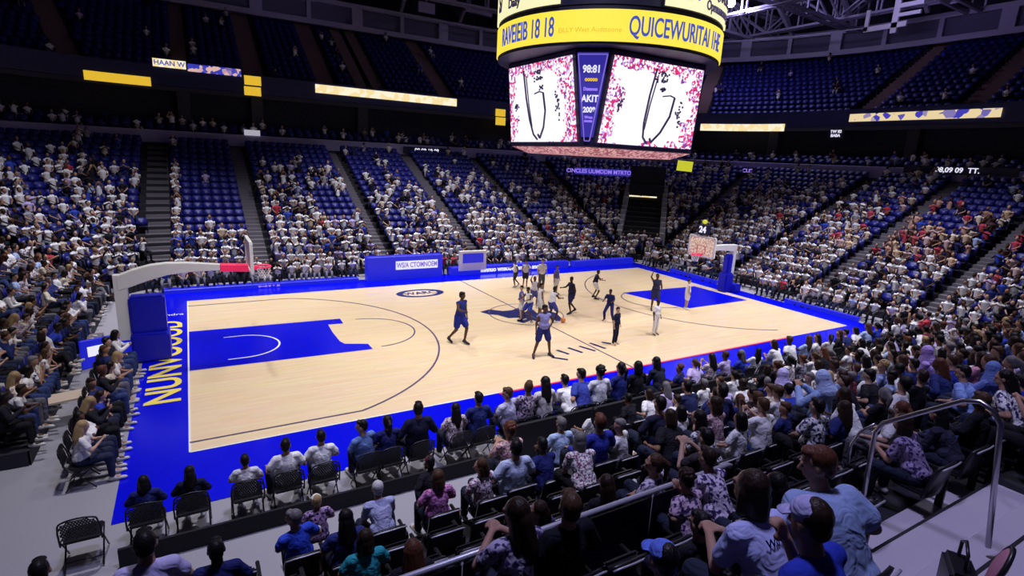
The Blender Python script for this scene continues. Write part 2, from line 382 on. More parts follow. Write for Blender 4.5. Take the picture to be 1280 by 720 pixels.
# ------------------------------------------------------------------ people
def Rx(a): return Matrix.Rotation(a, 3, 'X')
def Ry(a): return Matrix.Rotation(a, 3, 'Y')
def Rz(a): return Matrix.Rotation(a, 3, 'Z')
def joints(P):
    """skeleton of a figure facing +y, floor at z=0, hips above the origin"""
    J = {}; lean = math.radians(P.get('lean', 5)); side = math.radians(P.get('side', 0)); tw = math.radians(P.get('twist', 0))
    stand = P.get('stand', False); hz = .93 if stand else .52
    R = Rz(tw) @ Ry(side) @ Rx(-lean)
    J['P'] = Vector((0, 0, hz+.03)); J['R'] = R
    J['C'] = J['P']+R @ Vector((0, 0, .30)); J['N'] = J['P']+R @ Vector((0, -.01, .49))
    hr = Rz(tw*.5+math.radians(P.get('hyaw', 0))) @ Ry(side*.4+math.radians(P.get('htilt', 0))) @ Rx(-lean*.45+math.radians(P.get('hpitch', -6)))
    J['H'] = J['N']+Rx(-lean*.5) @ Vector((math.sin(side)*.08, .015, .152)); J['HR'] = hr
    for s, q in ((-1, 'l'), (1, 'r')):
        J['sh'+q] = J['P']+R @ Vector((s*.168, -.005, .425))
        J['hip'+q] = Vector((s*.09, 0, hz))
        a = P['arm'+q] if 'arm'+q in P else P.get('arm', 'lap')
        T = {'lap': ((.27, .06, .26), (.09, .27, .12)), 'knees': ((.22, .30, .22), (.05, .45, .20)), 'phone': ((.24, .16, .28), (.07, .30, .47)),
             'rest': ((.29, -.02, .22), (.27, .24, .17)), 'clap': ((.26, .15, .25), (.045, .30, .38)), 'cross': ((.25, .12, .26), (-.08, .20, .27)),
             'hang': ((.25, -.02, .16), (.27, .06, -.08)), 'up': ((.30, .05, .62), (.26, .12, .86)), 'chin': ((.22, .22, .20), (.05, .16, .50)),
             'hips': ((.34, -.06, .20), (.20, .06, .05)), 'fwd': ((.25, .14, .26), (.22, .40, .30)), 'head': ((.34, .06, .50), (.14, -.02, .62))}[a]
        up = J['P'] if a not in ('rest', 'lap', 'knees') or stand else J['P']
        rot = R if a not in ('rest', 'lap', 'knees') or stand else Rz(tw)
        e = up+rot @ Vector((s*T[0][0], T[0][1], T[0][2])); wv = up+rot @ Vector((s*T[1][0], T[1][1], T[1][2]))
        if a == 'knees' and not stand: e = Vector((s*.20, .28, .66)); wv = Vector((s*.05, .48, .70))
        J['el'+q], J['wr'+q] = e, wv
        lg = P.get('leg'+q, P.get('leg', 'sit'))
        K = {'sit': ((.13, .43, .54), (.13, .45, .09), (.15, .62, .04)), 'wide': ((.22, .41, .54), (.22, .42, .09), (.27, .58, .04)),
             'tuck': ((.11, .43, .54), (.10, .30, .09), (.11, .46, .04)), 'out': ((.14, .44, .50), (.16, .70, .10), (.17, .84, .08)),
             'crossed': ((-.02, .42, .66), (.20, .58, .46), (.32, .68, .44)),
             'stand': ((.10, .02, .50), (.11, -.02, .09), (.13, .14, .04)), 'stride': ((.12, .20, .54), (.13, .10, .12), (.14, .26, .05)),
             'back': ((.12, -.02, .50), (.13, -.34, .16), (.14, -.22, .05)), 'apart': ((.20, .05, .49), (.28, -.02, .09), (.33, .13, .04)), 'bend': ((.20, .22, .50), (.24, .02, .09), (.28, .18, .04))}[lg]
        J['kn'+q], J['an'+q], J['to'+q] = [Vector((s*k[0], k[1], k[2])) for k in K]
    return J
def body_mb(J, P, hands=True):
    b = MB(); R = J['R']; bk = P.get('bulk', 1.)
    b.ell(J['P']+Vector((0, 0, .0)), (.165*bk, .125*bk, .115), R); b.cap(J['P'], J['C'], .125*bk, .125*bk)
    b.ell(J['C'], (.155*bk, .105*bk, .19), R); b.cap(J['shl'], J['shr'], .054, .054); b.cap(J['N']-R @ Vector((0, 0, .05)), J['shl'], .05, .048); b.cap(J['N']-R @ Vector((0, 0, .05)), J['shr'], .05, .048)
    b.cap(J['P']+R @ Vector((-.05, .02, .10)), J['P']+R @ Vector((.05, .02, .10)), .12*bk, .12*bk)
    b.cap(J['N']-R @ Vector((0, 0, .05)), J['H']-Vector((0, 0, .04)), .062, .052)
    H, HR = J['H'], J['HR']
    b.ell(H+HR @ Vector((0, -.012, .022)), (.076, .096, .102), HR, 16, 12); b.ell(H+HR @ Vector((0, .022, -.035)), (.060, .070, .080), HR, 14, 10)
    b.cap(H+HR @ Vector((0, .088, .012)), H+HR @ Vector((0, .108, -.018)), .010, .014)          # nose
    b.cap(H+HR @ Vector((-.02, .084, -.052)), H+HR @ Vector((.02, .084, -.052)), .010, .010)   # mouth
    b.cap(H+HR @ Vector((-.04, .080, .032)), H+HR @ Vector((.04, .080, .032)), .012, .012)     # brow
    for s in (-1, 1): b.ell(H+HR @ Vector((s*.079, -.005, -.005)), (.010, .020, .032), HR, 8, 6)
    for q, s in (('l', -1), ('r', 1)):
        b.cap(J['sh'+q], J['el'+q], .052*bk, .042); b.cap(J['el'+q], J['wr'+q], .042, .028)
        b.cap(J['hip'+q], J['kn'+q], .088*bk, .060); b.cap(J['kn'+q], J['an'+q], .058, .038); b.cap(J['an'+q], J['to'+q], .040, .034)
        d = (J['wr'+q]-J['el'+q]).normalized(); side = Vector((-s, 0, 0)); side = (side-d*side.dot(d)).normalized(); nrm = d.cross(side).normalized()
        if nrm.z > 0: nrm = -nrm
        w = J['wr'+q]
        if hands:
            base = w+d*.075
            for i in range(4):
                o = side*(.028-.019*i); l = (.060, .070, .066, .052)[i]
                b.cap(w+d*.012+o*.6, base+o, .013, .0125)
                k1 = base+o+(d*.8+nrm*.35).normalized()*l*.55; b.cap(base+o, k1, .0115, .0105)
                b.cap(k1, k1+(d*.35+nrm*.9).normalized()*l*.5, .0105, .0095)
            t0 = w+d*.028+side*.028; t1 = t0+(d*.7+side*.8).normalized()*.042; b.cap(w+d*.012+side*.012, t0, .014, .0135); b.cap(t0, t1, .0125, .0115); b.cap(t1, t1+(d*.9+nrm*.3).normalized()*.028, .0115, .010)
        else: b.ell(w+d*.07, (.035, .035, .055))
    return b
def shirt_mb(J, P, sleeve='short', g=.016):
    b = MB(); R = J['R']; bk = P.get('bulk', 1.)
    b.ell(J['P']+Vector((0, 0, .02)), (.168*bk+g, .13*bk+g, .11), R); b.cap(J['P']+R @ Vector((0, 0, .02)), J['C'], .128*bk+g, .125*bk+g)
    b.ell(J['C'], (.158*bk+g, .108*bk+g, .185), R); b.cap(J['shl'], J['shr'], .054+g*.8, .054+g*.8); b.cap(J['N']-R @ Vector((0, 0, .055)), J['shl'], .052+g*.6, .05+g*.6); b.cap(J['N']-R @ Vector((0, 0, .055)), J['shr'], .052+g*.6, .05+g*.6)
    b.cap(J['P']+R @ Vector((-.05, .02, .10)), J['P']+R @ Vector((.05, .02, .10)), .12*bk+g, .12*bk+g)
    b.cap(J['C']+R @ Vector((0, 0, .1)), J['N']-R @ Vector((0, 0, .045)), .09+g, .058+g)
    for q in 'lr':
        if sleeve == 'none': continue
        if sleeve == 'short': b.cap(J['sh'+q], J['sh'+q].lerp(J['el'+q], .62), .050*bk+g*.7, .052*bk+g)
        else:
            b.cap(J['sh'+q], J['el'+q], .050*bk+g*.7, .046+g); b.cap(J['el'+q], J['el'+q].lerp(J['wr'+q], .93), .046+g, .034+g*.7)
    return b
def pants_mb(J, P, short=False, g=.014):
    b = MB(); R = J['R']; bk = P.get('bulk', 1.)
    b.ell(J['P']-Vector((0, 0, .02)), (.165*bk+g*.7, .125*bk+g*.7, .105), R)
    for q in 'lr':
        if short: b.cap(J['hip'+q], J['hip'+q].lerp(J['kn'+q], .72), .10*bk+g, .088+g)
        else: b.cap(J['hip'+q], J['kn'+q], .09*bk+g, .064+g); b.cap(J['kn'+q], J['kn'+q].lerp(J['an'+q], .92), .064+g, .048+g)
    return b
def shoe_mb(J, q):
    b = MB(); d = (J['to'+q]-J['an'+q]); f = Vector((d.x, d.y, 0)).normalized()
    heel = J['an'+q]-f*.045; heel.z = max(J['an'+q].z-.045, .03)
    toe = J['to'+q]+f*.035; toe.z = max(J['to'+q].z-.005, .03) if J['to'+q].z < .1 else J['to'+q].z
    b.cap(heel, toe, .046, .042); b.cap(J['an'+q]+Vector((0, 0, .01)), heel.lerp(toe, .4), .05, .048); return b
def hair_mb(kind):
    b = MB()
    if kind in ('short', 'curly', 'receding'):
        b.ell((0, -.030, .040), (.084, .092, .094)); b.ell((0, -.055, -.02), (.070, .050, .062))
        if kind == 'short': b.ell((0, .035, .100), (.06, .045, .030))
        if kind == 'curly':
            rr = random.Random(3)
            for i in range(60):
                a = rr.uniform(0, 2*PI); t = rr.uniform(0, 1.5); q = Vector((.088*math.sin(t)*math.cos(a), -.03+.10*math.sin(t)*math.sin(a), .045+.10*math.cos(t)))
                if not (q.y > .045 and q.z < .09): b.ell(q, (.024, .024, .024), None, 6, 4)
    if kind in ('long', 'braids', 'pony', 'bun', 'bob'):
        b.ell((0, -.028, .038), (.090, .098, .098)); b.ell((0, -.05, -.03), (.083, .062, .085))
    if kind == 'long':
        b.cap((0, -.065, -.02), (0, -.095, -.24), .080, .072); b.cap((-.05, -.04, -.03), (-.075, -.05, -.22), .045, .04); b.cap((.05, -.04, -.03), (.075, -.05, -.22), .045, .04); b.cap((0, -.09, -.2), (0, -.10, -.32), .07, .05)
    if kind == 'bob':
        for s in (-1, 1): b.cap((s*.06, -.02, .0), (s*.072, -.02, -.11), .042, .038)
        b.cap((0, -.06, -.02), (0, -.065, -.11), .075, .068)
    if kind == 'braids':
        rr = random.Random(5)
        for i in range(26):
            a = -PI*.02-PI*.96*i/25; x = .085*math.cos(a); y = -.02+.09*math.sin(a)
            e = Vector((x*1.35+rr.uniform(-.01, .01), y*1.25-.01, -.20-rr.uniform(0, .08)))
            b.cap((x*.3, y*.3-.01, .125), (x, y, .04), .017, .017, 6); b.cap((x, y, .04), e, .017, .012, 6)
    if kind == 'pony':
        b.cap((0, -.12, .03), (0, -.165, -.02), .035, .04); b.cap((0, -.165, -.02), (0, -.13, -.22), .042, .02)
    if kind == 'bun': b.ell((0, -.11, .09), (.05, .05, .048))
    if kind == 'hood':
        b.ell((0, -.022, .02), (.100, .108, .125)); b.cap((0, -.04, -.06), (0, -.05, -.17), .10, .14); b.cap((0, .03, -.12), (0, .03, -.18), .07, .09)
    if kind == 'cap':
        b.ell((0, -.012, .052), (.086, .102, .082))
    return b
VOX = {'hi': .0105, 'lo': .030}
POSES = {
 'upright': dict(lean=4, arm='lap'), 'forward': dict(lean=30, arm='knees', leg='wide', hpitch=10), 'phone': dict(lean=8, arm='phone', hpitch=-14),
 'turned': dict(lean=3, side=-7, twist=14, hyaw=52, arm='lap', legr='crossed'), 'armrest': dict(lean=-4, arm='rest', leg='wide', bulk=1.13, hyaw=-18),
 'clapping': dict(lean=10, arm='clap', hyaw=22), 'crossed': dict(lean=-2, side=6, arm='cross', hyaw=-38), 'chin': dict(lean=20, arml='lap', armr='chin', leg='tuck', bulk=1.1),
 'bigback': dict(lean=24, side=-4, twist=-22, arml='lap', armr='lap', hyaw=44, bulk=1.5, leg='wide'),
 'slump': dict(lean=22, side=8, arml='rest', armr='lap', hyaw=14, bulk=1.18, leg='wide'),
}
STANDP = {
 'ready': dict(stand=True, lean=16, arm='fwd', leg='bend'), 'striding': dict(stand=True, lean=8, arml='hang', armr='fwd', legl='stride', legr='back', hyaw=25),
 'standing': dict(stand=True, lean=2, arm='hang', leg='stand', hyaw=-20), 'wide': dict(stand=True, lean=4, arml='hips', armr='hang', leg='apart', hyaw=30),
 'reaching': dict(stand=True, lean=6, arml='hang', armr='up', legl='stride', legr='stand', hpitch=14),
}
_pm = {}
def pose_meshes(pose, lod):
    kx = (pose, lod)
    if kx in _pm: return _pm[kx]
    P = POSES.get(pose) or STANDP[pose]; J = joints(P); v = VOX[lod]; hi = lod == 'hi'
    D = {'J': J, 'body': fuse(body_mb(J, P, hi), v, 'body_'+pose)}
    cv = v*1.35 if hi else v
    D['short'] = fuse(shirt_mb(J, P, 'short'), cv, 'shirt'); D['long'] = fuse(shirt_mb(J, P, 'long'), cv, 'shirt_long')
    D['pants'] = fuse(pants_mb(J, P), cv, 'trousers')
    if pose in STANDP: D['shorts'] = fuse(pants_mb(J, P, True, .02), cv, 'shorts'); D['vest'] = fuse(shirt_mb(J, P, 'none', .014), cv, 'vest')
    D['shoes'] = [fuse(shoe_mb(J, q), cv, 'shoe') for q in 'lr']
    for kx2 in ('short', 'long', 'vest'):
        if kx2 in D: D[kx2+'_print'] = D[kx2].copy(); D[kx2+'_floral'] = D[kx2].copy()
    for kk, m in (('body', 'skin'), ('short', 'cloth'), ('long', 'cloth'), ('pants', 'cloth'), ('shorts', 'cloth'), ('vest', 'cloth')):
        if kk in D:
            D[kk].materials.append(M[m])
            if kk+'_print' in D: D[kk+'_print'].materials.append(M['print']); D[kk+'_floral'].materials.append(M['floral'])
    for sh in D['shoes']: sh.materials.append(M['shoe'])
    _pm[kx] = D; return D
_hm = {}
def hair_mesh(kind, lod):
    if (kind, lod) not in _hm:
        me = fuse(hair_mb(kind), .009 if lod == 'hi' else .024, 'hair_'+kind, 1); me.materials.append(M['cloth' if kind in ('hood', 'cap') else 'hair']); _hm[(kind, lod)] = me
        if kind == 'cap':
            b = MB(); vs = []; n = 9
            for j, rr in enumerate((.075, .155)):
                for i in range(n):
                    a = PI*(.18+.64*i/(n-1)); vs.append((rr*math.cos(a)*(1.0 if j == 0 else .62), .005+rr*math.sin(a), .05-.012*j))
            fs = [(i, i+1, n+i+1, n+i) for i in range(n-1)]
            vs2 = [(x, y, z-.006) for x, y, z in vs]
            b.add(vs+vs2, fs+[tuple(q+2*n for q in reversed(f_)) for f_ in fs]+[(n+i, n+i+1, 3*n+i+1, 3*n+i) for i in range(n-1)])
            bm_ = b.mesh('brim', True); bm_.materials.append(M['cloth']); _hm[('brim', lod)] = bm_
    return _hm[(kind, lod)]
_eye = MB().ell((0, 0, 0), (.011, .008, .009), None, 8, 6).mesh('eye', True); _eye.materials.append(M['eye'])
SKIN = [(.42, .24, .17), (.50, .31, .23), (.30, .16, .10), (.10, .05, .03), (.055, .03, .02), (.46, .28, .2)]
HAIRC = {'black': (.008, .007, .008), 'dark brown': (.025, .014, .010), 'brown': (.07, .035, .02), 'auburn': (.10, .035, .02), 'grey': (.16, .15, .16), 'blond': (.35, .24, .12), 'white': (.6, .6, .62)}
def person(loc, rz, s, pose='upright', lod='hi', shirt=(.8, .8, .8), sleeve='short', pattern=None, pants=(.02, .025, .05), hair='short', hairc='black', capc=None, skin=0,
           shorts=False, shoe=(.6, .6, .6), legs=False, label=None, group=None, letters=None, name='person', cat='person'):
    D = pose_meshes(pose, lod)
    b = link(name, D['body'], None, label=label, cat=cat, group=group, loc=loc, rot=(0, 0, rz), scale=s, color=SKIN[skin] if isinstance(skin, int) else skin)
    key_ = ('vest' if sleeve == 'none' else sleeve)+('_'+pattern if pattern else '')
    link('shirt', D[key_], None, b, color=shirt)
    link('shorts' if shorts else 'trousers', D['shorts' if shorts else 'pants'], None, b, color=pants)
    if lod == 'hi' or shorts or legs:
        for sh in D['shoes']: link('shoe', sh, None, b, color=shoe)
    J = D['J']; m4 = J['HR'].to_4x4(); m4.translation = J['H']
    if hair != 'bald':
        k_ = 'receding' if hair == 'receding' else hair
        if hair == 'cap':
            u = link('hair', hair_mesh('receding', lod), None, b, color=HAIRC[hairc]); u.matrix_local = m4
            h = link('baseball_cap', hair_mesh('cap', lod), None, b, color=capc or (.2, .25, .5)); h.matrix_local = m4
            br = link('cap_brim', _hm[('brim', lod)], None, h, color=capc or (.2, .25, .5))
        else:
            h = link('hood' if hair == 'hood' else 'hair', hair_mesh(k_, lod), None, b, color=capc if (hair == 'hood' and capc) else HAIRC[hairc]); h.matrix_local = m4
    if lod == 'hi':
        for q in (-1, 1):
            e = link('eye', _eye, None, b); e.matrix_local = m4 @ Matrix.Translation((q*.03, .082, .012))
    if letters:
        R = J['R']; C = J['C']
        def mp(x, y, z):
            xx = max(-.15, min(.15, x)); return C+R @ Vector((xx, -(.112+.018+.004)*math.sqrt(max(.05, 1-(xx/.19)**2))-.006, y+.06))
        t = text_mesh(letters, .062, mp, .002, .002, .95); t.materials.append(M['navy_paint']); link('shirt_lettering', t, None, b)
    return b

# ------------------------------------------------------------------ seats
def curved_panel(w, h, depth, thick, nz=8, nx=8, top_round=.3, z0=0., tilt=0.):
    vs = []; 
    for side in (0, 1):
        for j in range(nz+1):
            tz = j/nz
            for i in range(nx+1):
                tx = -1+2*i/nx; ww = w/2*(1-.06*tz); zz = tz*h-top_round*h*.25*(abs(tx)**3)*(tz**2)
                y = depth*(tx*tx)+(-thick if side else 0)-tilt*tz*h
                vs.append((tx*ww, y, z0+zz))
    n1 = (nx+1)*(nz+1); fs = []
    for j in range(nz):
        for i in range(nx):
            a = j*(nx+1)+i; fs.append((a, a+1, a+nx+2, a+nx+1)); fs.append((n1+a, n1+a+nx+1, n1+a+nx+2, n1+a+1))
    for i in range(nx): fs.append((i, n1+i, n1+i+1, i+1)); a = nz*(nx+1)+i; fs.append((a, a+1, n1+a+1, n1+a))
    for j in range(nz): a = j*(nx+1); fs.append((a, a+nx+1, n1+a+nx+1, n1+a)); a += nx; fs.append((a, n1+a, n1+a+nx+1, a+nx+1))
    return vs, fs
def seat_parts():
    D = {}
    m = MB(); m.add(*curved_panel(.50, .46, .035, .035, z0=.40, tilt=.18)); m.v = [(x, y-.19, z) for x, y, z in m.v]; D['backrest'] = m.mesh('seat_back', True)
    e = MB(); e.tube([(x, -.235-.02-.18*.46+.035*(x/.25)**2+.0, .86-.035*abs(x/.25)**3) for x in [(-.235+.47*i/10) for i in range(11)]], .012, 6); D['top_edge'] = e.mesh('seat_edge', True)  # pale strip along the top edge, a highlight put into the colour
    q = MB().box((-.22, -.20, .40), (.22, .20, .46)).mesh('seat_pan'); D['seat_down'] = bevel(q, .025)
    q = MB().box((-.22, -.19, .42), (.22, -.11, .80)).mesh('seat_pan_up'); D['seat_up'] = bevel(q, .03)
    a = MB(); a.box((-.025, -.20, .60), (.025, .16, .635)); D['armrest'] = bevel(a.mesh('armrest'), .01)
    l = MB(); l.box((-.02, -.22, 0), (.02, -.14, .62)); l.box((-.02, -.2, .0), (.02, .08, .03)); D['leg'] = l.mesh('seat_leg')
    return D
SP = seat_parts()
for kx, mm in (('backrest', 'black_plastic'), ('top_edge', 'rail_paint'), ('seat_down', 'black_plastic'), ('seat_up', 'black_plastic'), ('armrest', 'black_plastic'), ('leg', 'black_metal')): SP[kx].materials.append(M[mm])
def arena_seat(loc, rz, s, up, label, group):
    r = link('arena_seat', None, None, label=label, cat='seat', group=group, loc=loc, rot=(0, 0, rz), scale=s)
    b = link('backrest', SP['backrest'], None, r); link('top_edge', SP['top_edge'], None, b, label='pale top edge painted as a highlight')
    link('seat', SP['seat_up' if up else 'seat_down'], None, r); link('armrest', SP['armrest'], None, r, loc=(.275, 0, 0)); link('leg', SP['leg'], None, r, loc=(.275, 0, 0))
    return r
def folding_parts():
    D = {}
    W = .24
    out = [(-W, -.22, .44)]+[(-W+.01*i, -.245-.01*i, .60+.06*i) for i in range(4)]
    top = [(-W*math.cos(PI*i/10)*.92, -.29-.01*math.sin(PI*i/10), .80+.07*math.sin(PI*i/10)) for i in range(11)]
    path_ = [(-W, -.20, .42), (-W, -.25, .66), *top, (W, -.25, .66), (W, -.20, .42)]
    D['back_frame'] = MB().tube(path_, .013, 7).mesh('bf', True)
    lat = MB()
    for i in range(-13, 14):
        for sgn in (-1, 1):
            x0 = i*.036; seg = []
            for j in range(9):
                z = .53+.04*j; x = x0+sgn*(z-.53)*.55; lim = W*.9*math.sqrt(max(0, 1-max(0, (z-.76)/.115)**2))
                if abs(x) <= lim: seg.append((x, -.222-.22*(z-.44)*.95-.005, z))
            if len(seg) > 1: lat.tube(seg, .0105, 4)
    D['backrest'] = lat.mesh('lattice'); 
    D['seat'] = bevel(MB().box((-.22, -.20, .42), (.22, .21, .455)).mesh('pan'), .016)
    D['legs'] = []
    for sx in (-1, 1):
        D['legs'].append(MB().tube([(sx*W, -.21, .50), (sx*W, -.02, .30), (sx*W, .22, .012)], .012, 6).mesh('leg', True))
        D['legs'].append(MB().tube([(sx*W*.93, .17, .44), (sx*W*.93, -.05, .22), (sx*W*.93, -.26, .012)], .012, 6).mesh('leg', True))
    D['stretcher'] = MB().tube([(-W*.93, -.16, .11), (W*.93, -.16, .11)], .009, 6).mesh('str', True)
    for kx in ('back_frame', 'stretcher'): D[kx].materials.append(M['black_metal'])
    D['backrest'].materials.append(M['black_plastic']); D['seat'].materials.append(M['black_plastic'])
    for l in D['legs']: l.materials.append(M['black_metal'])
    return D
FP = folding_parts()
def folding_chair(loc, rz, s, label, group):
    r = link('folding_chair', None, None, label=label, cat='chair', group=group, loc=loc, rot=(0, 0, rz), scale=s)
    for kx in ('backrest', 'back_frame', 'seat', 'stretcher'): link(kx, FP[kx], None, r)
    for l in FP['legs']: link('leg', l, None, r)
    return r

# ------------------------------------------------------------------ aisles, tunnel, seats
AISLES = [('F', (-1.3-XL-RC)/29., .42, 0, 19), ('F', 3.7/29., .42, 0, 19), ('F', 10.9/29., .42, 0, 19), ('F', 17.5/29., .42, 0, 19), ('F', 24./29., .42, 0, 19), ('FR', 9/90., .42, 0, 19),
          ('FR', 75/90., .42, 0, 19), ('R', (15.8-9.6)/19.7, .42, 0, 19), ('R', (15.8-4.2)/19.7, .42, 0, 19), ('R', (15.8+1.8)/19.7, .42, 0, 19), ('FL', .22, .42, 0, 19), ('L', .62, .42, 0, 19), ('NR', .35, .42, 0, 9)]
AISLES[0] = ('FL', .955, .42, 0, 19)
# the lane at x = -1.3 leaves the corner square on, so it is laid parallel to its neighbour
STRAIGHT = [(-1.3, .62)]
TUN = ('FR', 44.5/90., 2, 12)   # portal
NAISLE = (5.5, 9.2)           # stair lane beside the hand rail, near stand above row 4
def blocked(sg, t, k, d):
    (x, y), n = pos(sg, t, d)
    if y > 15 and abs(x+1.3) < .68: return True
    for a in AISLES[1:]:
        if a[0] == sg and a[3] <= k <= a[4]:
            if abs(t-a[1])*seg_len(sg, d) < a[2]+.12: return True
    if sg == 'FR':
        w = abs(t-TUN[1])*PI/2*(RC+d)
        if TUN[2] <= k <= TUN[3] and w < 2.2: return True
    if sg == 'N' and k >= 6 and NAISLE[0]-.3 < x < NAISLE[1]+.3: return True
    return False
def aisle_mesh(kmin=0, kmax=19):
    m = MB()
    def block(px, py, n, wd, dp, z0, z1):
        q = Matrix(((n[1], n[0], 0, px), (-n[0], n[1], 0, py), (0, 0, 1, 0), (0, 0, 0, 1)))
        m.box((-wd/2, -dp/2, z0), (wd/2, dp/2, z1), q)
    for a in AISLES[1:]:
        for k in range(a[3], a[4]+1):
            d = seat_d(k); z = row_z(a[0], a[1], k); zp = row_z(a[0], a[1], k-1) if k else 0
            (x, y), n = pos(a[0], a[1], d); block(x, y, n, a[2]*2+.2, .94, zp, z+.015)
            (x, y), n = pos(a[0], a[1], d-.62); block(x, y, n, a[2]*2+.2, .4, zp, (z+zp)/2)
    for k in range(0, 20):
        z = row_z('F', 0, k); zp = z-.36 if k else 0
        m.box((-1.9, YF+seat_d(k)-.47, zp), (-.7, YF+seat_d(k)+.41, z+.015)); m.box((-1.92, YF+seat_d(k)-.82, zp-.1), (-.68, YF+seat_d(k)-.42, (z+zp)/2))
    return m
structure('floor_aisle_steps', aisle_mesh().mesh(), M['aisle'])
m = MB()
for k in range(6, 10):
    y = YN-seat_d(k); z = row_z('N', 0, k); m.box((NAISLE[0], y-.41, z-.4), (NAISLE[1], y+.41, z+.02)); m.box((NAISLE[0], y+.41, z-.6), (NAISLE[1], y+.8, z-.22))
structure('floor_stair_lane', bevel(m.mesh(), .012, 1), M['pale_step'])
# portal in the far right corner
def local(px, py, n):
    return Matrix(((n[1], n[0], 0, px), (-n[0], n[1], 0, py), (0, 0, 1, 0), (0, 0, 0, 1)))
(px_, py_), n_ = pos('FR', TUN[1], seat_d(TUN[2])-.4); Q = local(px_, py_, n_)
m = MB()
for sx in (-1, 1):
    for k in range(TUN[2], TUN[3]+1):
        y0 = (k-TUN[2])*PITCH; zt = row_z('FR', .5, k)+.95
        m.box((sx*1.75-.22, y0, 0), (sx*1.75+.22, y0+PITCH, zt), Q)
structure('wall_portal_sides', m.mesh(), M['concrete'])
Dp = (TUN[3]-TUN[2])*PITCH
m = MB().box((-1.6, Dp-.1, 0), (1.6, Dp+.15, 7.3), Q).box((-1.6, Dp-1.2, 4.6), (1.6, Dp, 5.6), Q).box((-1.55, .05, -.01), (1.55, Dp, .32), Q)
structure('wall_portal_back', m.mesh(), M['dark_wall'])

SEATS = []      # (sg,t,k,x,y,z,rz)
def all_seats():
    for sg in SEGN:
        for k in range(0, 9 if sg == 'N' else 19):
            if sg == 'N': continue
            d = seat_d(k); Ls = seg_len(sg, d); n = max(1, int(Ls/.55))
            for i in range(n):
                t = (i+.5)/n
                if blocked(sg, t, k, d): continue
                (x, y), nn = pos(sg, t, d); SEATS.append((sg, t, k, x, y, row_z(sg, t, k), math.atan2(nn[0], -nn[1])))
all_seats()
# near stand rows are laid out around the people one can make out
def N_t(x): return (XR-RC-x)/seg_len('N', 0)
